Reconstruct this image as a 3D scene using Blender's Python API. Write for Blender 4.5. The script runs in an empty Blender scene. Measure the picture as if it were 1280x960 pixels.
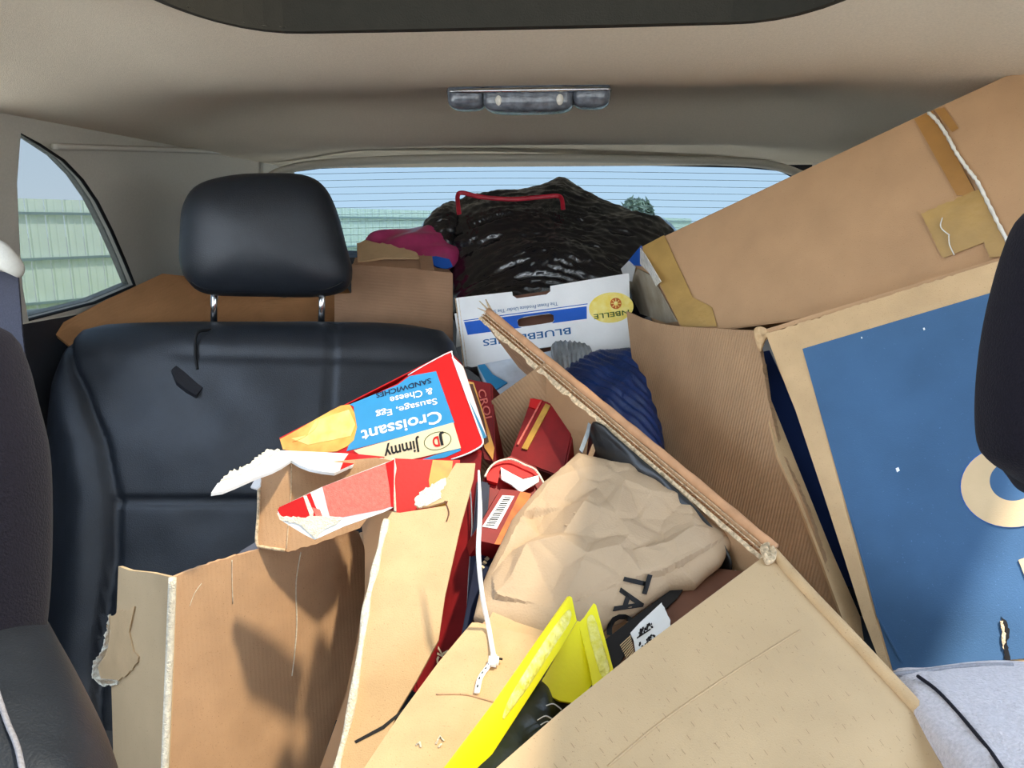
import bpy, bmesh, math, random
from mathutils import Vector, Matrix, noise
from mathutils.geometry import tessellate_polygon
random.seed(7)
SC = bpy.context.scene
COL = SC.collection
# ------------------------------------------------------------------ camera
PITCH = math.radians(11.7)
CAM = Vector((0, 0, 1.10)); FPX = 962.0
cd = bpy.data.cameras.new('camera'); cam = bpy.data.objects.new('camera', cd); COL.objects.link(cam)
cam.location = CAM; cam.rotation_euler = (math.pi/2-PITCH, 0, 0)
cd.sensor_width = 36; cd.lens = FPX/1280*36; cd.clip_start = 0.02; cd.clip_end = 500
SC.camera = cam
# ------------------------------------------------------------------ world, sun, exposure
w = bpy.data.worlds.new('world'); SC.world = w; w.use_nodes = True
nt = w.node_tree; nt.nodes.clear()
wo = nt.nodes.new('ShaderNodeOutputWorld'); bg = nt.nodes.new('ShaderNodeBackground')
tc = nt.nodes.new('ShaderNodeTexCoord'); sp = nt.nodes.new('ShaderNodeSeparateXYZ'); rp = nt.nodes.new('ShaderNodeValToRGB')
nt.links.new(tc.outputs['Generated'], sp.inputs[0]); nt.links.new(sp.outputs['Z'], rp.inputs[0])
rp.color_ramp.elements[0].position = 0.0; rp.color_ramp.elements[0].color = (.70, .76, .82, 1)
rp.color_ramp.elements[1].position = 0.35; rp.color_ramp.elements[1].color = (.46, .58, .76, 1)
nt.links.new(rp.outputs[0], bg.inputs[0]); nt.links.new(bg.outputs[0], wo.inputs[0])
bg.inputs[1].default_value = 5.0
sd = bpy.data.lights.new('sun', 'SUN'); sun = bpy.data.objects.new('sun', sd); COL.objects.link(sun)
sd.energy = 10.0; sd.angle = math.radians(3.0); sd.color = (1, .95, .86)
SUNDIR = Vector((-0.41, 0.10, -0.906))
sun.rotation_euler = SUNDIR.to_track_quat('-Z', 'Y').to_euler(); sun.location = (2, -.5, 4.5)
SC.view_settings.view_transform = 'Standard'; SC.view_settings.look = 'None'
SC.view_settings.gamma = 1; SC.view_settings.use_curve_mapping = False
SC.view_settings.exposure = 0.8
try:
    SC.cycles.max_bounces = 10; SC.cycles.diffuse_bounces = 6; SC.cycles.transparent_max_bounces = 12
except Exception: pass
# ------------------------------------------------------------------ geometry helpers
RX = Vector((1, 0, 0)); UP = Vector((0, math.sin(PITCH), math.cos(PITCH))); FW = Vector((0, math.cos(PITCH), -math.sin(PITCH)))
def ray(x, y): return FW + RX*((x-640)/FPX) + UP*((480-y)/FPX)
def P(x, y, Y):
    r = ray(x, y); return CAM + r*(Y/r.y)
class Pl:
    """a plane in the car through three points, with in-plane axes in metres"""
    def __init__(s, a, b, c):
        s.o = Vector(a); s.n = (Vector(b)-s.o).cross(Vector(c)-s.o).normalized()
        if s.n.dot(CAM-s.o) < 0: s.n = -s.n
        s.u = (Vector(b)-s.o).normalized(); s.v = s.n.cross(s.u)
    def hit(s, x, y):
        r = ray(x, y); return CAM + r*((s.o-CAM).dot(s.n)/r.dot(s.n))
    def off(s, d):
        q = Pl.__new__(Pl); q.o = s.o+s.n*d; q.n = s.n; q.u = s.u; q.v = s.v; return q
    def uv(s, p): return ((p-s.o).dot(s.u), (p-s.o).dot(s.v))
def PX(*t): return Pl(*[P(*q) for q in t])
def lin(c):
    return tuple(((v/255)/12.92 if v/255 <= .04045 else ((v/255+.055)/1.055)**2.4) for v in c)
def build(name, verts, faces, mat, parent=None, uvs=None, smooth=False):
    me = bpy.data.meshes.new(name); me.from_pydata([tuple(v) for v in verts], [], faces); me.update()
    if uvs:
        l = me.uv_layers.new(name='uv')
        for lp in me.loops: l.data[lp.index].uv = uvs[lp.vertex_index]
    bm = bmesh.new(); bm.from_mesh(me); bmesh.ops.recalc_face_normals(bm, faces=bm.faces[:]); bm.to_mesh(me); bm.free()
    if smooth:
        for p in me.polygons: p.use_smooth = True
    if mat: me.materials.append(mat)
    o = bpy.data.objects.new(name, me); COL.objects.link(o)
    if parent: o.parent = parent; o.matrix_parent_inverse = Matrix.Translation(-Vector(parent.location))
    return o
def smooth_angle(o, deg=40):
    me = o.data
    for p in me.polygons: p.use_smooth = True
    try: me.set_sharp_from_angle(angle=math.radians(deg))
    except Exception: pass
    return o
def tag(o, label=None, cat=None, group=None, kind=None):
    if label: o['label'] = label
    if cat: o['category'] = cat
    if group: o['group'] = group
    if kind: o['kind'] = kind
    return o
def thing(name, label, cat, at, group=None):
    e = bpy.data.objects.new(name, None); COL.objects.link(e); e.location = at; e.empty_display_size = .03
    return tag(e, label, cat, group)
def torn(pts, amp, step, seed=0):
    """pts: list of (x,y) or (x,y,1); a flagged point starts a torn segment"""
    rnd = random.Random(seed); out = []; n = len(pts)
    for i, p in enumerate(pts):
        q = pts[(i+1) % n]; out.append((p[0], p[1]))
        if len(p) > 2 and p[2]:
            d = math.hypot(q[0]-p[0], q[1]-p[1]); k = max(1, int(d/step))
            nx, ny = -(q[1]-p[1])/max(d, 1e-6), (q[0]-p[0])/max(d, 1e-6)
            for j in range(1, k):
                t = j/k + rnd.uniform(-.3, .3)/k; a = rnd.uniform(-amp, amp)
                out.append((p[0]+(q[0]-p[0])*t+nx*a, p[1]+(q[1]-p[1])*t+ny*a))
    return out
def slab(name, pts3, n, th, mat, parent=None, holes=(), pl=None):
    """thin plate from a planar 3D outline; th goes along -n"""
    loops = [list(pts3)] + [list(h) for h in holes]
    flat = [p for l in loops for p in l]; N = len(flat)
    e1 = (flat[1]-flat[0]).normalized(); e2 = n.cross(e1)
    xy = [(p.dot(e1), p.dot(e2)) for p in flat]
    area = lambda ids: sum(xy[ids[i-1]][0]*xy[ids[i]][1]-xy[ids[i]][0]*xy[ids[i-1]][1] for i in range(len(ids)))
    order = list(range(len(loops[0]))); b = len(order)
    sgn0 = area(order)
    for l in loops[1:]:                       # keyhole each hole into the outline
        ids = list(range(b, b+len(l))); b += len(l)
        if area(ids)*sgn0 > 0: ids.reverse()
        oi, hi_ = min(((i, j) for i in range(len(order)) for j in range(len(ids))), key=lambda t: (flat[order[t[0]]]-flat[ids[t[1]]]).length)
        order = order[:oi+1]+ids[hi_:]+ids[:hi_+1]+order[oi:]
    tri = [tuple(order[i] for i in t) for t in tessellate_polygon([[Vector((*xy[i], 0)) for i in order]])]
    tri = [t for t in tri if len(set(t)) == 3]
    V = flat + [p - n*th for p in flat]
    F = [tuple(t) for t in tri] + [tuple(N+i for i in reversed(t)) for t in tri]
    b = 0
    for l in loops:
        m = len(l)
        for i in range(m):
            a, c = b+i, b+(i+1) % m; F.append((a, c, N+c, N+a))
        b += m
    if pl is None:
        pl = Pl(flat[0], flat[1], flat[2])
    o = build(name, V, F, mat, parent, [pl.uv(v) for v in V]); return o
def panel(name, pl, px, th, mat, parent=None, holes=(), amp=0, step=5, seed=1):
    px = torn(px, amp, step, seed)
    return slab(name, [pl.hit(*p) for p in px], pl.n, th, mat, parent, [[pl.hit(*p) for p in h] for h in holes], pl)
def decal(name, pl, px, mat, parent, d=.0004, amp=0, step=4, seed=1, holes=()):
    return panel(name, pl.off(d), px, d*.9, mat, parent, amp=amp, step=step, seed=seed, holes=holes)
def boxen(name, f4, dvec, mat, parent=None):
    """closed carton: four front corners and the vector to its back"""
    b4 = [p+dvec for p in f4]; V = list(f4)+b4
    # subtle bevel by bmesh
    me = build(name, V, [(0,1,2,3), (7,6,5,4), (0,4,5,1), (1,5,6,2), (2,6,7,3), (3,7,4,0)], mat, parent)
    bm = bmesh.new(); bm.from_mesh(me.data)
    bmesh.ops.bevel(bm, geom=bm.edges[:], offset=.0018, segments=2, affect='EDGES')
    uvl = bm.loops.layers.uv.new('uv')
    u = (f4[1]-f4[0]).normalized(); 
    for f in bm.faces:
        nn = f.normal; a = u if abs(nn.dot(u)) < .8 else dvec.normalized(); bb = nn.cross(a)
        for l in f.loops: l[uvl].uv = (l.vert.co.dot(a), l.vert.co.dot(bb))
    bm.to_mesh(me.data); bm.free(); return me
def bez(pts, n=8):
    """Catmull-Rom through points (tuples or Vectors)"""
    pts = [Vector(p) for p in pts]; out = []
    for i in range(len(pts)-1):
        a = pts[max(i-1, 0)]; b = pts[i]; c = pts[i+1]; d = pts[min(i+2, len(pts)-1)]
        for k in range(n):
            t = k/n
            out.append(.5*((2*b)+(c-a)*t+(2*a-5*b+4*c-d)*t*t+(3*b-a-3*c+d)*t**3))
    out.append(pts[-1]); return out
def smooth_outline(px, n=6):
    pts = [Vector((p[0], p[1])) for p in px]; m = len(pts); out = []
    for i in range(m):
        a, b, c, d = pts[i-1], pts[i], pts[(i+1) % m], pts[(i+2) % m]
        for k in range(n):
            t = k/n; q = .5*((2*b)+(c-a)*t+(2*a-5*b+4*c-d)*t*t+(3*b-a-3*c+d)*t**3); out.append((q.x, q.y))
    return out
def tube(name, pts, r, mat, parent=None, seg=8, flat=1.0, side=None, closed=False):
    pts = [Vector(p) for p in pts]; V = []; F = []; n = len(pts)
    for i, p in enumerate(pts):
        t = (pts[min(i+1, n-1)]-pts[max(i-1, 0)]).normalized()
        if closed: t = (pts[(i+1) % n]-pts[i-1]).normalized()
        s = side if side is not None else Vector((0, 0, 1))
        a = t.cross(s)
        if a.length < 1e-3: a = t.cross(Vector((1, 0, 0)))
        a.normalize(); b = t.cross(a).normalized()
        rr = r[i] if isinstance(r, (list, tuple)) else r
        for k in range(seg):
            th = 2*math.pi*k/seg; V.append(p+a*math.cos(th)*rr+b*math.sin(th)*rr*flat)
    for i in range(n-1 + (1 if closed else 0)):
        for k in range(seg):
            j = (i+1) % n
            F.append((i*seg+k, i*seg+(k+1) % seg, j*seg+(k+1) % seg, j*seg+k))
    if not closed: F.append(tuple(range(seg))); F.append(tuple((n-1)*seg+k for k in range(seg)))
    return build(name, V, F, mat, parent, smooth=True)
def resample(outline, m):
    L = [0]; n = len(outline)
    for i in range(n):
        a, b = outline[i], outline[(i+1) % n]; L.append(L[-1]+math.hypot(b[0]-a[0], b[1]-a[1]))
    out = []; j = 0
    for k in range(m):
        s = L[-1]*k/m
        while L[j+1] < s: j += 1
        a, b = outline[j], outline[(j+1) % n]; t = (s-L[j])/max(L[j+1]-L[j], 1e-9)
        out.append((a[0]+(b[0]-a[0])*t, a[1]+(b[1]-a[1])*t))
    return out
def lump(name, pl, px, h, mat, parent=None, back=.5, m=96, rings=26, power=.5, extra=None, center=None, smooth=True, depth=None, sm=True):
    """soft body: outline on a plane, domed towards the viewer and away from it; extra(u,v)->metres adds folds"""
    ol = resample(smooth_outline(px) if sm else px, m)
    if center is None: center = (sum(p[0] for p in ol)/m, sum(p[1] for p in ol)/m)
    V = []; F = []; UVs = []
    rs = [math.sin(math.pi/2*(k/rings)) for k in range(1, rings+1)]
    C3 = pl.hit(*center); ol3 = [pl.hit(*p) for p in ol]
    def add(p, r, sgn):
        hh = h*(max(0, 1-r**2.2))**power
        e = extra(*pl.uv(p)) if extra else 0
        fade = min(1, (1-r)*8)
        if sgn > 0: q = p+pl.n*(hh+e*fade)
        else: q = p-pl.n*(hh*back)
        V.append(q); UVs.append(pl.uv(p))
    for sgn in (1, -1):
        base = len(V); add(C3, 0, sgn)
        for r in (rs if sgn > 0 else rs[:-1]):
            for p in ol3: add(C3+(p-C3)*r, r, sgn)
        R = rings if sgn > 0 else rings-1
        for k in range(m):
            F.append((base, base+1+k, base+1+(k+1) % m))
        for i in range(R-1):
            for k in range(m):
                a = base+1+i*m; b = a+m; F.append((a+k, a+(k+1) % m, b+(k+1) % m, b+k))
        if sgn > 0: rim = base+1+(R-1)*m
        else:
            a = base+1+(R-1)*m
            for k in range(m): F.append((a+k, a+(k+1) % m, rim+(k+1) % m, rim+k))
    return build(name, V, F, mat, parent, UVs, smooth=smooth)
FONT = {}
def text(name, s, p0, p1, p2, n, mat, parent, bold=0.0, depth=.0004, warp=None):
    """raised print: baseline from p0 to p1, cap height to p2 above p0 (world points)"""
    cu = bpy.data.curves.new('t', 'FONT'); cu.body = s; cu.size = 1; cu.offset = bold; cu.resolution_u = 3
    ob = bpy.data.objects.new('t', cu); COL.objects.link(ob)
    dg = bpy.context.evaluated_depsgraph_get(); me = bpy.data.meshes.new_from_object(ob.evaluated_get(dg))
    bpy.data.objects.remove(ob)
    xs = [v.co.x for v in me.vertices]; x0, x1 = min(xs), max(xs); H = .70
    U = (p1-p0)/(x1-x0); W = (p2-p0)/H
    for v in me.vertices:
        q = p0+U*(v.co.x-x0)+W*v.co.y
        if warp: q = q+n*warp(q)
        v.co = q+n*depth
    me.materials.clear(); me.materials.append(mat); me.name = name
    o = bpy.data.objects.new(name, me); COL.objects.link(o)
    if parent: o.parent = parent; o.matrix_parent_inverse = Matrix.Translation(-Vector(parent.location))
    return o
def ptext(name, s, pl, a, b, c, mat, parent, bold=0.0, d=.0009):
    return text(name, s, pl.hit(*a), pl.hit(*b), pl.hit(*c), pl.n, mat, parent, bold, d)
def ellipse(cx, cy, rx, ry, rot=0, n=32):
    c, s = math.cos(rot), math.sin(rot)
    return [(cx+rx*math.cos(t)*c-ry*math.sin(t)*s, cy+rx*math.cos(t)*s+ry*math.sin(t)*c) for t in [2*math.pi*k/n for k in range(n)]]
# ------------------------------------------------------------------ materials
def mat(name, c, rough=.7, spec=.3, var=.12, vs=40, bump=0, bs=200, metal=0, c2=None, wave=None, coat=0, sheen=0, speck=None, distort=0):
    m = bpy.data.materials.new(name); m.use_nodes = True; t = m.node_tree; b = t.nodes['Principled BSDF']
    b.inputs['Roughness'].default_value = rough; b.inputs['Specular IOR Level'].default_value = spec; b.inputs['Metallic'].default_value = metal
    b.inputs['Coat Weight'].default_value = coat; b.inputs['Sheen Weight'].default_value = sheen
    c = lin(c); tcn = t.nodes.new('ShaderNodeTexCoord'); src = tcn.outputs['Object']
    nz = t.nodes.new('ShaderNodeTexNoise'); nz.inputs['Scale'].default_value = vs; nz.inputs['Detail'].default_value = 5
    t.links.new(src, nz.inputs['Vector'])
    mx = t.nodes.new('ShaderNodeMix'); mx.data_type = 'RGBA'
    k = lin(c2) if c2 else tuple(v*(1-var*2) for v in c); hi = c if c2 else tuple(min(1, v*(1+var*.6)) for v in c)
    mx.inputs[6].default_value = (*k, 1); mx.inputs[7].default_value = (*hi, 1)
    mr = t.nodes.new('ShaderNodeMapRange'); mr.inputs[1].default_value = .3; mr.inputs[2].default_value = .7
    t.links.new(nz.outputs[0], mr.inputs[0]); t.links.new(mr.outputs[0], mx.inputs[0]); col = mx.outputs[2]
    if speck:
        n2 = t.nodes.new('ShaderNodeTexNoise'); n2.inputs['Scale'].default_value = speck[1]; n2.inputs['Detail'].default_value = 2
        t.links.new(src, n2.inputs['Vector'])
        r2 = t.nodes.new('ShaderNodeMapRange'); r2.inputs[1].default_value = speck[2]; r2.inputs[2].default_value = speck[2]+.08
        t.links.new(n2.outputs[0], r2.inputs[0])
        m2 = t.nodes.new('ShaderNodeMix'); m2.data_type = 'RGBA'; m2.inputs[7].default_value = (*lin(speck[0]), 1)
        t.links.new(r2.outputs[0], m2.inputs[0]); t.links.new(col, m2.inputs[6]); col = m2.outputs[2]
    t.links.new(col, b.inputs['Base Color'])
    hgt = None
    if bump:
        n3 = t.nodes.new('ShaderNodeTexNoise'); n3.inputs['Scale'].default_value = bs; n3.inputs['Detail'].default_value = 4
        n3.inputs['Distortion'].default_value = distort
        t.links.new(src, n3.inputs['Vector'])
        bp = t.nodes.new('ShaderNodeBump'); bp.inputs['Strength'].default_value = bump; bp.inputs['Distance'].default_value = .002
        t.links.new(n3.outputs[0], bp.inputs['Height']); hgt = bp
    if wave:
        wv = t.nodes.new('ShaderNodeTexWave'); wv.bands_direction = wave[1]; wv.inputs['Scale'].default_value = wave[0]
        wv.inputs['Distortion'].default_value = .6; wv.inputs['Detail'].default_value = 1
        t.links.new(tcn.outputs['UV'], wv.inputs['Vector'])
        b2 = t.nodes.new('ShaderNodeBump'); b2.inputs['Strength'].default_value = wave[2]; b2.inputs['Distance'].default_value = .001
        t.links.new(wv.outputs[0], b2.inputs['Height'])
        if hgt: t.links.new(hgt.outputs[0], b2.inputs['Normal'])
        hgt = b2
    if hgt: t.links.new(hgt.outputs[0], b.inputs['Normal'])
    return m
def glassy(name, tint, gloss=.08):
    m = bpy.data.materials.new(name); m.use_nodes = True; t = m.node_tree; t.nodes.clear()
    o = t.nodes.new('ShaderNodeOutputMaterial'); tr = t.nodes.new('ShaderNodeBsdfTransparent'); gl = t.nodes.new('ShaderNodeBsdfGlossy')
    tr.inputs[0].default_value = (*tint, 1); gl.inputs['Roughness'].default_value = .02
    fr = t.nodes.new('ShaderNodeLayerWeight'); pw = t.nodes.new('ShaderNodeMath'); pw.operation = 'POWER'; pw.inputs[1].default_value = 6
    ml = t.nodes.new('ShaderNodeMath'); ml.operation = 'MULTIPLY'; ml.inputs[1].default_value = gloss*3
    t.links.new(fr.outputs['Facing'], pw.inputs[0]); t.links.new(pw.outputs[0], ml.inputs[0])
    mx = t.nodes.new('ShaderNodeMixShader'); t.links.new(ml.outputs[0], mx.inputs[0]); t.links.new(tr.outputs[0], mx.inputs[1]); t.links.new(gl.outputs[0], mx.inputs[2])
    t.links.new(mx.outputs[0], o.inputs[0]); return m
KR = (198, 158, 120)
M = dict(
 kraft=mat('kraft cardboard', KR, .85, .15, .06, 30, .25, 900, speck=((150,112,78), 900, .66), wave=(70, 'X', .12)),
 kraft2=mat('smooth kraft', (192,154,116), .85, .15, .05, 20, .15, 900, speck=((158,122,88), 800, .68)),
 kraft3=mat('brown kraft', (172,124,82), .85, .15, .07, 25, .2, 700, wave=(60, 'Y', .35)),
 kraft7=mat('dull brown kraft', (176,138,108), .85, .15, .06, 25, .2, 700, wave=(60, 'Y', .3)),
 kraft4=mat('pale kraft', (205,172,130), .85, .15, .06, 30, .25, 900, speck=((176,140,100), 800, .66)),
 kraft5=mat('ribbed kraft', (178,144,110), .85, .15, .06, 25, .2, 900, wave=(75, 'X', .5), speck=((150,112,78), 900, .66)),
 kraft6=mat('yellowish kraft', (204,174,134), .85, .15, .06, 12, .15, 900, speck=((160,130,96), 700, .68)),
 kedge=mat('sun-bright torn board edge', (244,214,176), .95, .1, .25, 300, .8, 900),  # lightened to put the sun highlight of cut edges into the colour
 kflute=mat('corrugated flute', (205,158,112), .95, .1, .2, 200, .4, 800),
 kout=mat('orange brown kraft', (206,156,116), .85, .15, .1, 60, .2, 700),
 pulp=mat('torn paper pulp', (250,238,214), .95, .1, .12, 250, 1.0, 700),
 white=mat('white board', (238,238,236), .6, .3, .03, 30, .1, 400),
 paper=mat('brown bag paper', (190,164,134), .85, .15, .05, 12, .25, 500),
 red=mat('red carton print', (200,24,24), .5, .25, .06, 30, .05, 300),
 dred=mat('dark red carton print', (136,14,18), .5, .3, .15, 30, .05, 300),
 pink=mat('pale red print', (232,118,104), .7, .3, .12, 300, .3, 900),  # paler red for part of the flap print, a line and lettering
 blue=mat('carton blue print', (52,142,192), .45, .4, .04, 30),
 sblue=mat('stripe blue print', (30,92,188), .6, .3, .05, 30),
 tblue=mat('lettering blue', (40,98,150), .6, .3, .03, 30),
 navy=mat('navy box print', (70,104,140), .75, .2, .12, 9, .12, 900, speck=((92,126,168), 600, .70)),
 dnavy=mat('dark blue board', (26,46,92), .75, .2, .1, 20, .12, 900),
 beige=mat('beige print', (226,206,168), .6, .3, .04, 30),
 tan=mat('tan print', (212,184,144), .8, .2, .05, 30, .1, 900),
 food=mat('pastry picture print', (255,200,104), .5, .3, .1, 38, c2=(240,150,62)),
 food2=mat('egg picture print', (255,226,140), .5, .3, .1, 60, c2=(250,186,92)),
 gold=mat('gold print', (202,152,52), .4, .5, .2, 40),
 orange=mat('orange print', (214,110,30), .5, .4, .25, 60),
 black=mat('black print', (26,24,24), .6, .3, .05, 30),
 green=mat('green print', (70,92,40), .6, .3, .03, 30),
 yellow=mat('yellow glossy paper', (238,226,20), .4, .4, .03, 20, .1, 300),
 yglue=mat('dried glue on yellow paper', (248,240,150), .3, .5, .2, 160, 1.2, 260, c2=(226,214,50)),
 yprint=mat('pale yellow print', (240,212,84), .6, .3, .05, 90, c2=(246,232,150)),
 leather=mat('black leather', (34,38,44), .42, .45, .08, 60, .25, 700),
 fabric=mat('charcoal seat fabric', (62,60,70), .95, .15, .12, 500, .9, 700, sheen=.3),
 dfabric=mat('dark seat fabric', (30,28,36), .95, .1, .1, 500, .5, 700, sheen=.05),
 piping=mat('seat piping', (150,148,152), .9, .15, .1, 500, .5, 700),
 head=mat('beige headliner', (220,208,188), .95, .1, .04, 400, .35, 900),
 trim=mat('beige pillar plastic', (192,186,172), .7, .3, .03, 300, .25, 900),
 ltrim=mat('light beige plastic', (196,190,176), .55, .4, .03, 30),
 dtrim=mat('dark trim plastic', (40,40,44), .6, .3, .05, 100, .2, 600),
 shade=mat('dark sunroof frame', (46,43,36), .8, .2, .05, 60, .2, 600),
 rubber=mat('black rubber seal', (16,16,17), .6, .3, .05, 50),
 chrome=mat('polished steel', (205,208,210), .18, .5, .03, 30, metal=1),
 carpet=mat('black car carpet', (30,30,33), 1, .05, .2, 500, 1, 700),
 sunfabric=mat('sun-paled grey seat fabric', (204,196,198), .95, .15, .1, 400, .9, 600, sheen=.3),  # raised pale to paint sunlight onto the right seat's shoulder
 belt=mat('grey woven belt', (74,74,84), .8, .2, .1, 600, .5, 900, wave=(300, 'X', .5)),
 bin=mat('black plastic film', (15,16,24), .18, .6, .1, 30, .3, 220, distort=2, coat=1),
 bin2=mat('matte black plastic', (22,21,20), .35, .5, .15, 20, .2, 90),
 rib=mat('red drawstring plastic', (205,40,62), .35, .4, .15, 30),
 mag=mat('pink plastic film', (196,66,118), .3, .5, .12, 30, .3, 120),
 tarp=mat('dark blue woven plastic', (26,54,112), .35, .5, .2, 30, .5, 90, distort=1),
 lens=mat('smoked clear lens plastic', (120,126,136), .12, .7, .25, 90, .3, 200),
 bulb=mat('frosted bulb glass', (236,232,220), .3, .5, .03, 30),
 clearish=mat('translucent plastic strip', (150,156,160), .25, .6, .15, 60),
 film=mat('shiny tape film', (238,236,226), .12, .9, .1, 90, .8, 160),
 tape=mat('brown packing tape', (172,124,66), .28, .55, .06, 30, .2, 120),
 tape2=mat('yellowish packing tape', (182,146,84), .28, .55, .08, 30, .3, 120),
 zip=mat('white nylon', (245,245,242), .35, .5, .02, 30),
 fence=mat('pale green sheet metal', (244,250,226), .6, .3, .05, 2, .0),
 rail=mat('grey steel rail', (150,166,160), .6, .3, .05, 4),
 grass=mat('dry grass', (150,160,96), .95, .1, .25, 3, .5, 20),
 asphalt=mat('concrete yard', (186,184,176), .9, .2, .1, 3, .3, 40),
 leaf=mat('haze-pale tree foliage', (168,176,150), .9, .1, .3, 2),  # pale leaf colour carries the distance haze
 bark=mat('bark', (84,68,52), .9, .1, .2, 8),
 brownc=mat('brown carton', (112,74,56), .6, .3, .1, 30),
 navyc=mat('dark navy carton', (24,34,62), .5, .4, .15, 40),
 grey=mat('grey smudged board', (170,160,142), .7, .3, .14, 30, c2=(140,128,108)),
)
M['tint'] = glassy('tinted glass', (.28, .30, .31)); M['rtint'] = glassy('rear tinted glass', (.28, .325, .355)); M['clear'] = glassy('clear glass', (.52, .50, .46))
# ------------------------------------------------------------------ outside
def G(x, y, z=0): return Vector((x, y, z))
o = build('ground', [G(-60,-30,-.5), G(60,-30,-.5), G(60,120,-.5), G(-60,120,-.5)], [(0,1,2,3)], M['asphalt']); tag(o, kind='structure')
fa = Vector((-13.3, 4.8, 0)); fb = Vector((14, 61.3, 0)); fd = (fb-fa); FL = fd.length; fd.normalize(); fn = Vector((fd.y, -fd.x, 0))
o = build('lawn', [G(*(fa+fn*.0)[:2],-.495), G(*(fb)[:2],-.495), G(*(fb+fn*2.2)[:2],-.495), G(*(fa+fn*2.0)[:2],-.495)], [(0,1,2,3)], M['grass']); tag(o, kind='structure')
fence = thing('metal_fence', 'pale green ribbed sheet metal fence with grey rails, beyond the car windows', 'fence', (fa.x, fa.y, -.5))
PW = .36; H0, H1 = -.42, 1.56
pv = []; pf = []
prof = [(0,0), (.03,.0), (.045,.025), (.07,.025), (.085,0), (.17,0), (.185,.012), (.205,.012), (.22,0), (.345,0)]
for x, d in prof: pv += [fd*x+fn*d+Vector((0,0,H0)), fd*x+fn*d+Vector((0,0,H1))]
k = len(prof)
for x, d in reversed(prof): pv += [fd*x+fn*(d-.004)+Vector((0,0,H0)), fd*x+fn*(d-.004)+Vector((0,0,H1))]
K = len(prof)*2
pf = [(2*i, 2*((i+1) % K), 2*((i+1) % K)+1, 2*i+1) for i in range(K)]
pm = build('panel', pv, pf, M['fence'], fence)
np_ = int(FL/PW)
for i in range(np_):
    q = pm if i == 0 else pm.copy()
    if i: COL.objects.link(q)
    q.location = fa + fd*(PW*i)
    q.matrix_parent_inverse = Matrix.Translation(-Vector(fence.location))
for z in (1.30, .48, -.32):
    c = fa+fn*.05+Vector((0,0,z)); e = fb+fn*.05+Vector((0,0,z)); r = .025
    V = [c+fn*a+Vector((0,0,b)) for a, b in ((-r,-r),(r,-r),(r,r),(-r,r))]+[e+fn*a+Vector((0,0,b)) for a, b in ((-r,-r),(r,-r),(r,r),(-r,r))]
    build('rail', V, [(0,1,2,3),(4,5,6,7),(0,1,5,4),(1,2,6,5),(2,3,7,6),(3,0,4,7)], M['rail'], fence)
tb = P(795, 285, 60); tr = thing('tree', 'small round grey-green tree far off behind the rear window', 'tree', (tb.x, tb.y, -.5))
tube('trunk', [(tb.x, 60, -.5), (tb.x+.05, 60, 1.2)], [.16, .1], M['bark'], tr)
V = []; F = []
for k in range(700):
    a = random.uniform(0, 6.28); b = math.acos(random.uniform(-1, 1)); rr = random.uniform(.55, 1)**.4
    c = Vector((tb.x+1.35*rr*math.sin(b)*math.cos(a), 60+1.2*rr*math.sin(b)*math.sin(a), 1.75+1.25*rr*math.cos(b)))
    d1 = Vector([random.gauss(0, .16) for _ in range(3)]); d2 = Vector([random.gauss(0, .16) for _ in range(3)])
    n0 = len(V); V += [c-d1, c+d2, c+d1, c-d2]; F.append((n0, n0+1, n0+2, n0+3))
tag(build('foliage', V, F, M['leaf'], tr), kind='stuff')
# ------------------------------------------------------------------ car shell
TH = .094
def W(x, y, z): return Vector((-.11+x*math.cos(TH)+y*math.sin(TH), y*math.cos(TH)-x*math.sin(TH), z))
def cprof(y):
    pts = [(-1.2,1.16), (-.8,1.25), (-.3,1.295), (.40,1.315), (.76,1.312), (1.02,1.280), (1.34,1.308), (1.58,1.256), (1.84,1.276), (1.93,1.262)]
    for i in range(len(pts)-1):
        if y <= pts[i+1][0]:
            t = max(0, (y-pts[i][0])/(pts[i+1][0]-pts[i][0])); t = t*t*(3-2*t) if i > 3 else t
            return pts[i][1]+(pts[i+1][1]-pts[i][1])*t
    return pts[-1][1]
def cz(x, y):
    base = cprof(y); flat = 1.292
    k = max(0, min(1, (abs(x)-.36)/.22)); k = k*k*(3-2*k)
    yy = y
    z = base
    z -= .010*(x/.6)**2
    e = max(0, min(1, (abs(x)-.40)/.27)); e = e*e*(3-2*e)
    return z*(1-e)+1.242*e
HX0, HX1, HY0, HY1 = -.29, .35, .06, .850
xs = [-.67+1.34*i/80 for i in range(81)]; ys = [-1.1+3.03*i/150 for i in range(151)]
def snap(a, v):
    i = min(range(len(a)), key=lambda k: abs(a[k]-v)); a[i] = v; return i
ix0, ix1 = snap(xs, HX0), snap(xs, HX1); iy0, iy1 = snap(ys, HY0), snap(ys, HY1)
V = []; F = []; nx = len(xs)
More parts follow.
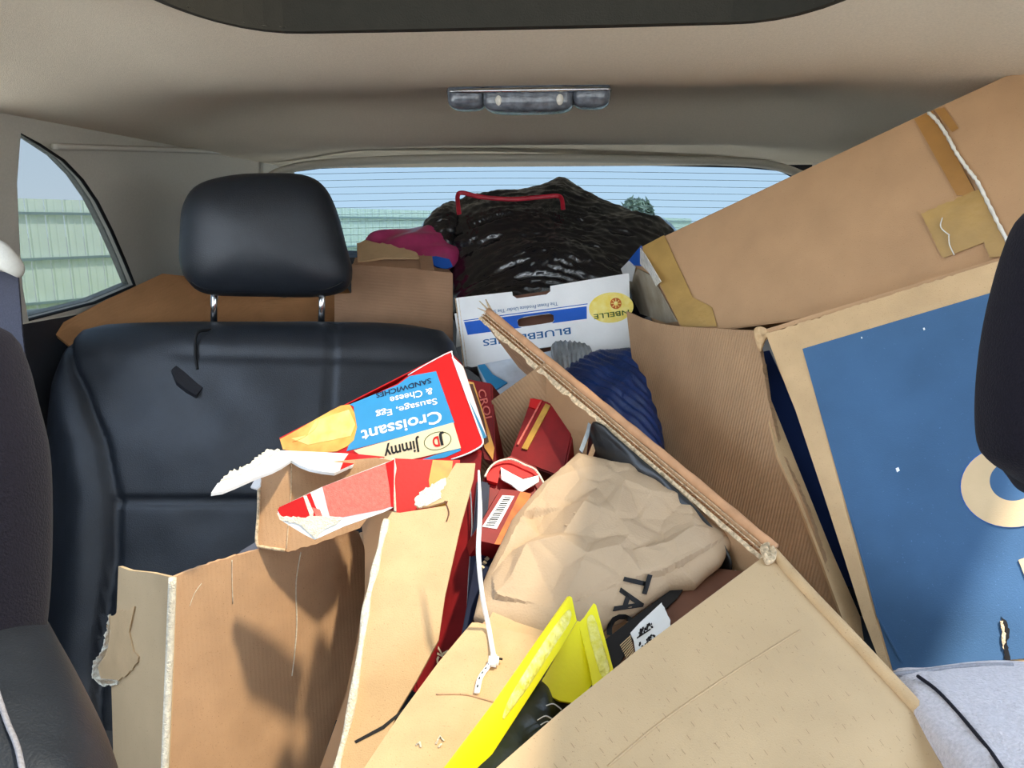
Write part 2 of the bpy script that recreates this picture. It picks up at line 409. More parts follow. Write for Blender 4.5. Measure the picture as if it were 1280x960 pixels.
# round the hole corners by sliding grid points onto a fillet
RC = .10; HXC = (HX0+HX1)/2; HXH = (HX1-HX0)/2
for j, y in enumerate(ys):
    for i, x in enumerate(xs):
        V.append([x, y])
def inside(x, y):
    cx = max(abs(x-HXC)-(HXH-RC), 0); my = (HY0+HY1)/2; hy = (HY1-HY0)/2; cy = max(abs(y-my)-(hy-RC), 0)
    return math.hypot(cx, cy) - RC   # <0 inside
for j in range(len(ys)):
    for i in range(nx):
        x, y = V[j*nx+i]; d = inside(x, y)
        if -.02 < d < .0 and not (abs(x-HXC) < HXH-RC or HY0+RC < y < HY1-RC):
            my = (HY0+HY1)/2; hy = (HY1-HY0)/2
            ccx = HXC+math.copysign(HXH-RC, x-HXC); ccy = my+math.copysign(hy-RC, y-my)
            v = Vector((x-ccx, y-ccy)).normalized()*RC; V[j*nx+i] = [ccx+v.x, ccy+v.y]
for j in range(len(ys)-1):
    for i in range(nx-1):
        c = [j*nx+i, j*nx+i+1, (j+1)*nx+i+1, (j+1)*nx+i]
        mx_ = sum(V[q][0] for q in c)/4; my_ = sum(V[q][1] for q in c)/4
        if inside(mx_, my_) < -.001: continue
        F.append(tuple(c))
N = len(V)
VV = [W(v[0], v[1], cz(*v)) for v in V] + [W(v[0], v[1], cz(*v)+.03) for v in V]
F2 = F + [tuple(N+q for q in reversed(f)) for f in F]
ceil = build('ceiling', VV, F2, M['head'], smooth=True); tag(ceil, kind='structure')
# sunroof frame
def rrect(x0, x1, y0, y1, r, n=8):
    out = []
    for cx, cy, a0 in ((x1-r, y1-r, 0), (x0+r, y1-r, 90), (x0+r, y0+r, 180), (x1-r, y0+r, 270)):
        for k in range(n+1):
            a = math.radians(a0+90*k/n); out.append((cx+r*math.cos(a), cy+r*math.sin(a)))
    return out
rr_ = rrect(HX0, HX1, HY0, HY1, RC)
ro = rrect(HX0-.02, HX1+.02, HY0-.02, HY1+.02, RC+.02)
lo = [W(x, y, cz(x, y)-.004) for x, y in rr_]; hi = [W(x, y, 1.375) for x, y in rr_]; lo2 = [W(x, y, cz(x, y)+.001) for x, y in ro]; hi2 = [W(x, y, 1.375) for x, y in ro]
n = len(rr_); V = lo+hi+lo2+hi2; F = []
for i in range(n):
    j = (i+1) % n; F += [(i, j, n+j, n+i), (n+i, n+j, 3*n+j, 3*n+i), (2*n+i, 2*n+j, j, i), (3*n+i, 3*n+j, 2*n+j, 2*n+i)]
srf = build('trim_1', V, F, M['shade'], smooth=False); tag(srf, kind='structure')
sg = slab('window_4', [W(x, y, 1.37) for x, y in rr_], Vector((0,0,1)), .004, M['clear']); tag(sg, kind='structure')
# left and right side
def side(sgn):
    def S(y, z, d=0):
        x = .655 + (1.225-z)*.25 + d if z > .96 else .721+d
        return W(sgn*x, y, z)
    return S
for sgn, nm in ((-1, 'left'), (1, 'right')):
    S = side(sgn)
    pl = Pl(S(1, 1.0), S(2, 1.0), S(1, 1.2))
    nn = pl.n
    lowpoly = [S(-1.2, -.15), S(2.35, -.15), S(2.35, .955), S(-1.2, .955)]
    wl = slab('wall_'+nm, lowpoly, W(sgn, 0, 0)-W(0, 0, 0) if False else (W(0,0,0)-W(sgn,0,0)), .03, M['dtrim']); tag(wl, kind='structure')
    Z0, Z1 = .955, 1.25
    # pillars on the sloping plane; window openings between
    def pp(ys_zs): return [S(y, z) for y, z in ys_zs]
    if sgn < 0:
        win = [(26,166),(52,180),(82,200),(105,224),(124,252),(142,288),(158,325),(171,358),(120,380),(36,402),(28,360),(24,300),(21,230)]
    else:
        win = None
    qY = [(1.13,1.225),(1.22,1.222),(1.32,1.19),(1.42,1.12),(1.52,1.02),(1.56,.985),(1.3,.972),(1.12,.965)]
    winp = [pl.hit(*q) for q in win] if win else pp(qY)
    dp = slab('wall_'+nm+'_pillar', pp([(.92, Z0), (2.26, Z0), (1.99, Z1), (.92, Z1)]), nn, .03, M['trim'], holes=[winp]); tag(dp, kind='structure')
    ol = [nn*(-.012)+p for p in winp]
    g = slab('window_1' if sgn < 0 else 'window_2', [p-nn*.016 for p in winp], nn, .004, M['tint']); tag(g, kind='structure')
    tube('window_seal', [p-nn*.004 for p in winp], .0035, M['rubber'], g, closed=True, side=nn)
    bp = slab('trim_2' if sgn < 0 else 'trim_3', pp([(-.02, Z0), (.10, Z0), (.08, Z1), (-.04, Z1)]), nn, .05, M['trim']); tag(bp, kind='structure')
    # seam lip between headliner and pillar
    lp_ = pl.off(.012)
    pts = bez([lp_.hit(*q) for q in ([(66,183),(120,184.5),(200,187),(280,190),(330,196),(358,206),(366,216)] if sgn < 0 else [(940,208),(960,196),(985,189),(1020,184),(1070,181),(1140,178)])], 6)
    l = tube('trim_4' if sgn < 0 else 'trim_5', pts, .0045, M['ltrim']); tag(l, kind='structure')
# tailgate
def T(x, s): return W(x, 1.985+.27*s, 1.262-.33*s)
pl = Pl(T(0, 0), T(.3, 0), T(0, 1)); tgp = pl
win = [(362,216),(400,211),(520,207),(640,206),(800,207),(930,210),(975,214),(990,222),(1035,322),(330,322)]
wp = [pl.hit(*q) for q in win]
tg = slab('wall_back', [T(-.72,-.04), T(.72,-.04), T(.80,1.0), T(.80,3.6), T(-.80,3.6), T(-.80,1.0)], pl.n, .03, M['dtrim'], holes=[wp]); tag(tg, kind='structure')
gl = slab('window_3', [p-pl.n*.012 for p in wp], pl.n, .004, M['rtint']); tag(gl, kind='structure')
for k in range(12):
    y0 = 214+k*8.6
    a = pl.off(-.0105).hit(366-k*1.0, y0+4); b = pl.off(-.0105).hit(640, y0); c = pl.off(-.0105).hit(988+k*2, y0+4)
    tube('defroster_line', bez([a, b, c], 10), .0006, M['rail'], gl, seg=4)
lip = bez([P(q[0], q[1], 1.885) for q in [(330,226),(352,214),(400,205),(520,199),(640,197.5),(800,199),(930,203),(975,209),(1010,222)]], 6)
l = tube('trim_6', lip, .0125, M['trim'], flat=.8, seg=12); tag(l, kind='structure')
hd = build('trim_7', [W(x, y, z) for x in (-.68, .68) for y, z in ((1.92, 1.266), (2.0, 1.242), (2.0, 1.35), (1.92, 1.35))], [(0,1,5,4),(1,2,6,5),(2,3,7,6),(3,0,4,7),(0,1,2,3),(4,5,6,7)], M['head']); tag(hd, kind='structure')
# floor, cargo floor, dashboard, roof skin
fl = slab('floor', [W(-.75,-1.2,0), W(.75,-1.2,0), W(.75,2.4,0), W(-.75,2.4,0)], Vector((0,0,1)), .05, M['carpet']); tag(fl, kind='structure')
V = [W(x, y, z) for z in (0, .52) for x, y in ((-.7,1.28), (.7,1.28), (.7,2.3), (-.7,2.3))]
cf = build('cargo_floor', V, [(0,1,2,3),(4,5,6,7),(0,1,5,4),(1,2,6,5),(2,3,7,6),(3,0,4,7)], M['carpet']); tag(cf, kind='structure')
V = [W(x, y, z) for x in (-.72, .72) for y, z in ((-1.2,0), (-.62,.1), (-.55,.78), (-.85,.86), (-1.2,.84))]
da = build('dashboard', V, [(0,1,6,5),(1,2,7,6),(2,3,8,7),(3,4,9,8),(4,0,5,9),(0,1,2,3,4),(5,6,7,8,9)], M['dtrim']); tag(da, kind='structure')
# ------------------------------------------------------------------ ceiling lamp
lc = W(.025, 1.16, 1.283); lmp = thing('ceiling_lamp', 'smoked clear cargo lamp with three lens sections on the headliner', 'lamp', lc)
def superell(name, c, rx, ry, rz, e, m, parent, nu=32, nv=16):
    V = []; F = []
    sg = lambda v, p: math.copysign(abs(v)**p, v)
    for j in range(nv+1):
        ph = -math.pi/2+math.pi*j/nv
        for i in range(nu):
            th = 2*math.pi*i/nu
            x = rx*sg(math.cos(ph), e)*sg(math.cos(th), e); y = ry*sg(math.cos(ph), e)*sg(math.sin(th), e); z = rz*sg(math.sin(ph), e)
            V.append(Vector(c)+Vector((x*math.cos(-TH)-y*math.sin(-TH), x*math.sin(-TH)+y*math.cos(-TH), z)))
    for j in range(nv):
        for i in range(nu):
            F.append((j*nu+i, j*nu+(i+1) % nu, (j+1)*nu+(i+1) % nu, (j+1)*nu+i))
    return build(name, V, F, m, parent, smooth=True)
superell('housing', lc+Vector((0,.014,.004)), .118, .034, .016, .6, M['rubber'], lmp)
superell('center_lens', lc+Vector((0,-.002,-.006)), .064, .034, .022, .45, M['lens'], lmp)
for s in (-1, 1):
    superell('side_lens', lc+W(s*.088,0,0)-W(0,0,0)+Vector((0,-.002,-.004)), .027, .030, .019, .6, M['lens'], lmp)
    superell('bulb', lc+W(s*.042,0,0)-W(0,0,0)+Vector((0,-.031,-.014)), .006, .006, .008, 1, M['bulb'], lmp, 12, 8)
superell('rim', lc+Vector((0,-.034,-.002)), .112, .006, .004, .8, M['chrome'], lmp)
# ------------------------------------------------------------------ rear seat
def interp(rows, y, k):
    for i in range(len(rows)-1):
        if y <= rows[i+1][0]:
            t = (y-rows[i][0])/(rows[i+1][0]-rows[i][0]); t = max(0, t)
            return rows[i][k]+(rows[i+1][k]-rows[i][k])*t
    return rows[-1][k]
SP = Pl(P(335,420,1.20), P(335,420,1.20)+Vector((1,.0,0)), P(335,820,1.02))
seat = thing('rear_seat', 'black leather rear seat with tall headrest, left side of the back row', 'car seat', P(335,820,1.05)+Vector((0,0,-.2)))
rows = [(405,180,470),(408,130,520),(416,105,556),(430,93,568),(450,86,574),(520,68,578),(600,57,578),(700,54,575),(800,62,572),(920,90,572),(1010,110,572)]
NR, NC = 110, 110; V = []; UVs = []
def seatrelief(px, py):
    t = max(0, min(1, (py-405)/605)); xl, xr = interp(rows, py, 1), interp(rows, py, 2)
    s = (px-xl)/(xr-xl)
    e = max(0, 1-abs(2*s-1)**7)**.45; tp = max(0, min(1, (py-403)/55)); tp = math.sqrt(1-(1-tp)**2)
    h = .055*e*tp
    # side bolster seam
    sx = interp([(430,96),(470,112),(500,130),(560,156),(620,167),(700,165),(800,150),(1010,140)], py, 1)
    d = (px-sx); h -= .010*math.exp(-(d/5)**2)
    if d < 0: h += .014*math.exp(-((d+38)/30)**2)
    h -= .007*math.exp(-((px-interp([(405,424),(1010,424)], py, 1))/3)**2)
    if d > 0: h -= .008*math.exp(-((py-628)/4)**2) - .006*math.exp(-((py-560)/60)**2)
    # top panel soft folds
    h -= .004*math.exp(-((py-(452+.02*(px-240)))/7)**2)*max(0, min(1, (px-220)/40))
    h += .0025*noise.noise(Vector((px/45, py/45, 0)))
    return h
for j in range(NR+1):
    py = 405+(1010-405)*(j/NR)**1.3; xl, xr = interp(rows, py, 1), interp(rows, py, 2)
    for i in range(NC+1):
        s = .5-.5*math.cos(math.pi*i/NC); px = xl+(xr-xl)*s
        p = SP.hit(px, py); V.append(p+SP.n*seatrelief(px, py)); UVs.append(SP.uv(p))
F = [(j*(NC+1)+i, j*(NC+1)+i+1, (j+1)*(NC+1)+i+1, (j+1)*(NC+1)+i) for j in range(NR) for i in range(NC)]
bd = [i for i in range(NC+1)]+[j*(NC+1)+NC for j in range(1, NR+1)]+[NR*(NC+1)+i for i in range(NC-1, -1, -1)]+[j*(NC+1) for j in range(NR-1, 0, -1)]
b0 = len(V); V += [V[q]-SP.n*.09 for q in bd]; UVs += [UVs[q] for q in bd]
F += [(bd[k], bd[(k+1) % len(bd)], b0+(k+1) % len(bd), b0+k) for k in range(len(bd))]; F.append(tuple(b0+k for k in range(len(bd))))
build('backrest', V, F, M['leather'], seat, UVs, smooth=True)
HP = Pl(P(335,300,1.20), P(335,300,1.20)+Vector((1,0,0)), P(335,400,1.19))
hr = [(232,258),(250,232),(290,220),(335,217),(380,219),(404,232),(420,262),(433,310),(440,340),(432,362),(400,371),(330,371),(262,368),(238,352),(228,330),(228,296)]
lump('headrest', HP, hr, .062, M['leather'], seat, back=.8, m=120, rings=30, power=.42)
tube('headrest_seam', bez([HP.off(.03).hit(*q) for q in [(238,352),(262,362),(335,364),(400,363),(430,352)]], 6), .0012, M['rubber'], seat, seg=5)
for x in (269, 403):
    tube('headrest_post', [P(x-.5+(1 if x > 300 else 0), 350, 1.20), P(x-2, 418, 1.205)], .0055, M['chrome'], seat, seg=12)
    tube('post_collar', [P(x-2, 409, 1.197), P(x-2, 424, 1.197)], .013, M['rubber'], seat, seg=14)
# seat cushion
CP = Pl(P(100,830,.98), P(300,830,.98), P(100,960,.70))
V = [W(x, y, z) for z in (.12, .42) for x, y in ((-.66,.68), (-.02,.68), (-.02,1.12), (-.66,1.12))]
o = build('cushion', V, [(0,1,2,3),(4,5,6,7),(0,1,5,4),(1,2,6,5),(2,3,7,6),(3,0,4,7)], M['leather'], seat)
bv = o.modifiers.new('b', 'BEVEL'); bv.width = .05; bv.segments = 5
# folded right part
fs = thing('folded_seat', 'dark folded-down rear seat section under the piled boxes', 'car seat', W(.32,1.0,.1))
V = [W(x, y, z) for z in (.12, .46) for x, y in ((.0,.70), (.66,.70), (.66,1.27), (.0,1.27))]
o = build('folded_backrest', V, [(0,1,2,3),(4,5,6,7),(0,1,5,4),(1,2,6,5),(2,3,7,6),(3,0,4,7)], M['leather'], fs)
bv = o.modifiers.new('b', 'BEVEL'); bv.width = .04; bv.segments = 5
# strap with buckle hanging from the headrest collar
cl = thing('child_seat_tether', 'thin black cord with a flat clip hanging over the leather backrest', 'strap', P(245,470,1.13))
tube('cord', bez([P(268,412,1.17), P(247,416,1.145), P(244,440,1.135), P(247,462,1.125)], 6), .0022, M['rubber'], cl)
cp = Pl(P(235,470,1.12), P(250,476,1.12), P(235,480,1.11))
panel('clip', cp, [(214,462),(224,454),(236,460),(250,476),(254,484),(245,494),(232,486),(220,476)], .012, M['dtrim'], cl)
# ------------------------------------------------------------------ front seats
s1 = thing('front_seat', 'dark fabric front seat at the left edge, seam under its headrest', 'car seat', P(-60,900,.42)+Vector((0,0,-.3)))
p1 = PX((0,600,.46),(60,600,.46),(0,800,.44))
fold = lambda u, v: .0015*noise.noise(Vector((u*30, v*30, 1)))
lump('headrest', p1, [(-150,430),(-60,400),(0,410),(20,440),(36,500),(50,560),(54,640),(52,740),(44,815),(30,840),(0,848),(-80,850),(-160,830)], .05, M['dfabric'], s1, back=.8, power=.45, extra=fold)
tube('seam', bez([p1.off(.012).hit(*q) for q in [(-30,842),(0,846),(12,838),(22,830),(40,832)]], 5), .0012, M['piping'], s1, seg=6)
p2 = PX((0,850,.43),(100,850,.43),(0,960,.37))
lump('backrest', p2, [(-150,800),(0,780),(50,772),(80,815),(110,870),(138,930),(155,990),(170,1080),(60,1150),(-160,1150)], .05, M['leather'], s1, back=1.0, power=.45, extra=fold)
tube('piping', bez([p2.off(.05).hit(*q) for q in [(-5,860),(8,900),(22,935),(32,985)]], 5), .0014, M['piping'], s1, seg=6)
s2 = thing('front_seat', 'front seat at the right edge with grey fabric shoulder coloured pale as if sunlit and dark headrest', 'car seat', P(1260,960,.45)+Vector((0,0,-.3)))
p3 = PX((1270,450,.52),(1330,450,.52),(1270,600,.51))
lump('headrest', p3, [(1290,262),(1270,300),(1250,370),(1237,440),(1231,510),(1233,562),(1244,580),(1262,592),(1300,612),(1380,615),(1420,450),(1380,280),(1330,255)], .05, M['dfabric'], s2, back=.8, power=.42, extra=fold)
lump('headrest_mount', p3.off(-.03), [(1256,580),(1262,598),(1276,614),(1300,622),(1330,620),(1320,580)], .02, M['dtrim'], s2, rings=10, m=40)
p4 = PX((1200,850,.50),(1300,850,.50),(1230,960,.40))
def shoulder(u, v):
    return .0015*noise.noise(Vector((u*60, v*60, 1)))
lump('backrest', p4, [(1113,843),(1160,836),(1215,829),(1265,828),(1330,840),(1420,900),(1440,1050),(1300,1120),(1250,1040),(1208,970),(1150,900)], .012, M['sunfabric'], s2, back=6, power=.5, extra=shoulder)
tube('seam', bez([p4.off(.010).hit(*q) for q in [(1147,845),(1170,862),(1195,888),(1218,915),(1240,942),(1262,975)]], 5), .0013, M['dfabric'], s2, seg=6)
tube('piping', bez([p4.off(.006).hit(*q) for q in [(1116,843),(1160,838),(1215,832),(1266,831)]], 5), .0016, M['piping'], s2, seg=6)
# seat belt on the left pillar
sb = thing('seat_belt', 'grey woven seat belt hanging from a white guide on the left pillar', 'seat belt', P(10,330,1.02))
bpn = PX((0,340,1.02),(20,340,1.02),(5,420,1.0))
panel('webbing', bpn, [(-10,338),(22,342),(28,420),(34,470),(-10,470)], .003, M['belt'], sb)
lump('belt_guide', PX((0,320,1.0),(20,320,1.0),(0,340,1.0)), [(-20,296),(4,302),(20,316),(31,334),(26,347),(12,342),(-4,336),(-20,336)], .012, M['trim'], sb, rings=12, m=48)
Z = Vector((0, 0, 1))
# ------------------------------------------------------------------ things behind the seat
# brown paper board slanted behind the backrest
pb = PX((70,405,1.22),(205,343,1.37),(430,420,1.42))
bb = thing('kraft_sheet', 'large orange-brown kraft sheet slanting behind the leather headrest', 'cardboard', P(250,410,1.45)+Vector((0,0,-.1)))
panel('sheet', pb, [(62,412),(130,376),(203,342),(232,345),(300,366),(430,380),(445,470),(300,520),(160,440),(92,436)], .006, M['kraft3'], bb)
pb2 = PX((260,380,1.40),(430,372,1.44),(300,430,1.36))
lump('crumpled_flap', pb2, [(255,392),(300,380),(345,374),(400,366),(436,362),(440,440),(300,440)], .012, M['kraft3'], bb, extra=lambda u, v: .012*abs(noise.noise(Vector((u*14, v*22, 3)))), rings=20)
# small kraft box
pk = PX((440,322,1.36),(566,340,1.33),(500,440,1.33))
kb = thing('cardboard_box', 'small brown box with torn top flaps beside the leather headrest', 'box', P(500,440,1.38)+Vector((0,0,-.12)))
f4 = [pk.hit(*q) for q in [(439,330),(566,341),(567,520),(439,520)]]
boxen('box_body', f4, Vector((-.02,.15,.0)), M['kraft7'], kb)
pkf = PX((445,325,1.37),(565,340,1.35),(480,300,1.45))
panel('flap', pkf, [(441,331),(444,322),(480,318),(540,320),(543,337)], .003, M['kraft7'], kb)
panel('torn_flap', PX((450,325,1.365),(520,320,1.365),(470,302,1.41)), [(447,327),(446,304,1),(456,300,1),(470,303,1),(492,307,1),(520,315,1),(524,322),(480,322)], .004, M['kraft4'], kb, amp=1.2, step=4)
panel('side_flap', pk.off(-.002), [(418,368),(441,366),(441,460),(418,460)], .004, M['kraft7'], kb)
panel('flap', pkf.off(.004), [(524,322),(530,318),(532,338),(526,336)], .003, M['kraft7'], kb)
o = panel('blue_bag_scrap', PX((550,320,1.45),(566,324,1.45),(556,334,1.44)), [(528,322),(545,320),(562,324),(566,333),(556,336),(545,333)], .004, M['sblue']); tag(o, 'small blue plastic scrap between the brown box and black bag', 'plastic scrap')
# pink bag
pm_ = PX((470,300,1.62),(540,285,1.66),(500,320,1.58))
o = lump('plastic_bag', pm_, [(455,306),(480,296),(520,290),(556,280),(575,290),(570,330),(520,345),(480,330)], .04, M['mag'], extra=lambda u, v: .015*noise.noise(Vector((u*9, v*30, 2)))); tag(o, 'bright pink plastic bag poking out left of the black bag', 'bag')
# black garbage bag
gp = PX((560,300,1.66),(780,300,1.66),(660,240,1.78))
gb = thing('garbage_bag', 'large shiny black trash bag with red drawstring in the rear window', 'bag', P(670,400,1.65)+Vector((0,0,-.15)))
def gx(u, v):
    q = Vector((u*5, v*12, .3)); f = noise.noise(q)*.020
    w_ = noise.noise(Vector((u*3, v*3, 9)))
    s = .006*(1-abs(noise.noise(Vector((u*10+w_, v*75+w_*4, 5)))*2))
    return f+s+.0035*noise.noise(Vector((u*90, v*120, 2)))
def gx2(u, v):
    return gx(u, v)
lump('bag_body', gp, [(528,300),(552,266),(570,258),(600,254),(640,250),(672,238),(697,228),(708,229),(726,242),(760,262),(800,280),(845,290),(870,320),(860,370),(800,400),(700,420),(600,420),(566,400),(560,360),(555,330),(527,320)], .085, M['bin'], gb, extra=gx2, m=220, rings=80, back=.9, power=.62, center=(690,330), sm=False)
lump('bag_corner', gp.off(.02), [(524,296),(548,270),(572,262),(580,290),(566,330),(535,316)], .05, M['bin'], gb, extra=gx, m=80, rings=30)
ds = [gp.off(.10).hit(*q) for q in [(574,268),(572,246),(578,241),(600,246),(640,249),(680,246),(700,246),(704,262)]]
tube('drawstring', bez(ds, 8), .0046, M['rib'], gb, flat=.3, seg=10, side=Vector((0,1,0)))
# blueberry tray box
bt = PX((575,372,1.24),(786,344,1.21),(588,458,1.20))
tb_ = thing('fruit_box', 'white blueberry carton with blue stripe, printed text upside down', 'box', P(680,460,1.25)+Vector((0,0,-.02)))
outl = [(573,372),(640,364.6),(640.5,369),(646,373),(683,368),(688,364),(687.7,357.5),(776,343),(783,342),(792,420),(786,443),(736,449.5),(734,447),(730,436.6),(700,441),(697,439),(694,432.5),(655,438),(653.7,440),(652.6,449),(589,459),(583,457)]
hole = smooth_outline([(647,400),(655,396.5),(686,392),(692,394),(692,401),(686,403.5),(655,408),(648,407)], 3)
panel('front_panel', bt, outl, .004, M['white'], tb_, holes=[hole])
D = bt.n*(-.15)
L3 = [bt.hit(*q) for q in [(573,372),(584,458)]]; R3 = [bt.hit(*q) for q in [(783,342),(786,443)]]
def quad(name, a, b, c, d, th, m, par):
    n_ = (b-a).cross(c-a).normalized()
    if n_.dot(CAM-a) < 0: n_ = -n_
    return slab(name, [a, b, c, d], n_, th, m, par)
quad('left_side', L3[0], L3[1], L3[1]+D, L3[0]+D, .004, M['white'], tb_)
quad('right_side', R3[0], R3[1], R3[1]+D, R3[0]+D, .004, M['white'], tb_)
quad('bottom', L3[1]-bt.n*.004, R3[1]-bt.n*.004, R3[1]+D, L3[1]+D, .004, M['white'], tb_)
quad('inner_liner', *[bt.off(-.02).hit(*q) for q in [(577,379),(782,350),(786,441),(586,454)]], .003, M['brownc'], tb_)
decal('blue_stripe', bt, [(580,402.6),(733.4,382.7),(733.5,398.4),(690,404),(692.5,401),(692,394),(686,391.5),(655,396),(646.5,400),(648,408),(652,409.5),(584.6,418.6)], M['sblue'], tb_)
decal('thin_stripe', bt, [(579.5,400.3),(734.5,379.3),(734.5,380.3),(579.5,401.4)], M['sblue'], tb_)
decal('logo_ground', bt, ellipse(764,384.4,28,19,-.1), M['yprint'], tb_)
decal('sun_logo', bt, ellipse(769.8,379.2,7,7), M['orange'], tb_, .001)
decal('sun_center', bt, ellipse(769.8,379.2,2.6,2.6), M['yprint'], tb_, .0016)
for k in range(8):
    a = math.pi*k/4; c, s = math.cos(a), math.sin(a)
    decal('sun_ray', bt, [(769.8+c*3-s*.35,379.2+s*3+c*.35),(769.8+c*6-s*.35,379.2+s*6+c*.35),(769.8+c*6+s*.35,379.2+s*6-c*.35),(769.8+c*3+s*.35,379.2+s*3-c*.35)], M['yprint'], tb_, .0016)
ptext('lettering', 'BLUEBERRIES', bt, (712.8,409.5), (603.5,425), (713.8,417.5), M['tblue'], tb_, .01)
ptext('lettering', 'The Finest Produce Under The Sun', bt, (697,377.5), (612,388.5), (697.6,382), M['tblue'], tb_)
ptext('lettering', 'NBELLE', bt, (786,387.5), (742,393.5), (786.8,393.5), M['green'], tb_, .01, .0016)
# corrugated left edge
def flute(name, a, b, n1, dd, layers, th, par, period=.007, amp=.5, m1=None, m2=None, dd2=.0):
    """cut edge of corrugated board: liners and wavy medium, length a-b, thickness along n1, depth along dd"""
    step = th/layers; L = (b-a).length; t = (b-a).normalized(); V = []; F = []
    for k in range(layers+1):
        o_ = n1*(step*k); w_ = n1*.0009; q = len(V)
        V += [a+o_, b+o_, b+o_+w_, a+o_+w_]; V += [v+dd for v in V[q:q+4]]
        F += [(q,q+1,q+2,q+3),(q+4,q+5,q+6,q+7),(q,q+1,q+5,q+4),(q+1,q+2,q+6,q+5),(q+2,q+3,q+7,q+6),(q+3,q,q+4,q+7)]
    o1 = build(name+'_liner', V, F, m1 or M['kedge'], par); V = []; F = []
    N_ = int(L/period)*6
    for k in range(layers):
        q = len(V)
        for i in range(N_+1):
            p = a+t*(L*i/N_)+n1*(step*(k+.5+.42*math.sin(i*math.pi/3)))+dd*.08
            V += [p, p+dd*.92, p+n1*.0007, p+dd*.92+n1*.0007]
        for i in range(N_):
            c = q+4*i; F += [(c, c+4, c+5, c+1), (c+2, c+6, c+7, c+3), (c, c+4, c+6, c+2)]
    build(name+'_medium', V, F, m2 or M['kflute'], par); return o1
a_ = bt.hit(573,372); b_ = bt.hit(584,458)
flute('edge', a_-bt.u*.006, b_-bt.u*.006, bt.u*1.0, -bt.n*.02, 1, .0055, tb_, .006)
o = panel('plastic_strip', PX((571,390,1.26),(577,420,1.25),(568,430,1.25)), [(568,392),(574,391),(578,432),(570,434),(571,412)], .003, M['white']); tag(o, 'narrow white plastic strip at the left edge of the blueberry carton', 'plastic strip')
# white and blue carton under the tray
wb = thing('milk_carton', 'white carton with bright blue end under the blueberry carton', 'carton', P(640,470,1.12)+Vector((0,0,-.05)))
wpn = PX((600,460,1.14),(680,446,1.14),(620,485,1.10))
f4 = [wpn.hit(*q) for q in [(596,456),(700,436),(712,470),(618,500)]]
boxen('carton_body', f4, Vector((.0,.12,-.05)), mat('shade-tinted white carton', (206,216,226), .5), wb)  # grey-blue tint paints in the shade below the tray
decal('blue_end', wpn, [(597,456.6),(606,455),(616,468),(634,478),(622,486),(614,488)], M['blue'], wb, .0024)
# dark strap under the tray and blue tarp
o = lump('ribbed_strap', PX((690,450,1.12),(735,445,1.12),(710,480,1.08)), [(690,432),(735,434),(738,452),(720,480),(700,470)], .02, M['clearish'], rings=14, m=50, extra=lambda u, v: .003*math.sin(u*900)); tag(o, 'dark translucent ribbed plastic wrap below the blueberry carton notch', 'plastic wrap')
o = lump('tarp_bag', PX((740,470,1.10),(800,460,1.12),(770,540,1.0)), [(700,470),(735,448),(790,442),(815,470),(830,560),(820,620),(760,600),(720,540)], .045, M['tarp'], extra=lambda u, v: .006*noise.noise(Vector((u*30, v*30, 4)))+.002*math.sin((u+v*.5)*420), rings=40, m=140); tag(o, 'dark blue woven plastic bag below the blueberry carton', 'bag')
# ------------------------------------------------------------------ long kraft box, top right
lp = PX((803,308,1.16),(1163,138,.93),(1266,318,.80))
lb = thing('cardboard_box', 'long taped tan box slanting up to the right above the blue box', 'box', P(1050,400,1.0)+Vector((0,0,-.05)))
dv = P(783,331,1.30)-lp.hit(803,308)
f4 = [lp.hit(*q) for q in [(803,308),(1163,138),(1282,362),(856,419)]]
boxen('box_body', f4, dv, M['kraft2'], lb)
lp2 = PX((1163,138,.93),(1266,318,.80),(1330,60,.84))
f4b = [lp2.hit(*q) for q in [(1166,137),(1420,20),(1480,290),(1280,346)]]
boxen('end_section', f4b, dv, M['kraft2'], lb)
# left end face details
le = Pl(lp.hit(803,308), lp.hit(850,405), lp.hit(803,308)+dv)
panel('end_label', le.off(.0025), [(782,330),(801,307),(812,334),(796,332)], .001, M['sblue'], lb)
panel('end_print', le.off(.0035), [(776,336),(786,326),(794,334),(790,352),(781,350)], .001, M['white'], lb, amp=.6)
panel('end_wrap', le.off(.003), [(786,352),(797,336),(815,345),(846,402),(833,404),(800,392),(790,372)], .001, M['grey'], lb)
panel('end_film', le.off(.0045), [(800,310),(806,318),(826,352),(820,358),(812,342),(800,330)], .001, M['film'], lb, amp=1)
for nm, px, m_, d in [('tape', [(801,309),(830,294),(866,372),(890,384),(896,408),(852,409)], 'tape2', .0024),
    ('tape', [(1143,149),(1165,138),(1222,246),(1196,244)], 'tape', .0024),
    ('tape', [(1151,267,1),(1225,236),(1268,318),(1237,322),(1230,303),(1180,322,1),(1178,321,1)], 'tape2', .0030),
    ('tape', [(1168,137),(1180,134),(1198,160),(1190,165)], 'tape', .0036)]:
    panel(nm, lp.off(d), px, .0006, M[m_], lb, amp=1.2)
fl_ = bez([lp.off(.004).hit(*q) for q in [(1160,140),(1172,152),(1184,170),(1196,192),(1210,212),(1222,228),(1236,256),(1250,284),(1268,318)]], 6)
tube('tape_ridge', fl_, [.0012+.0012*abs(math.sin(i*1.3)) for i in range(len(fl_))], M['film'], lb, seg=6)
for c in ([(1178,272),(1176,284),(1187,294)], [(1186,294),(1187,306),(1193,319)]):
    tube('tape_wrinkle', bez([lp.off(.0045).hit(*q) for q in c], 5), .0007, M['film'], lb, seg=5)
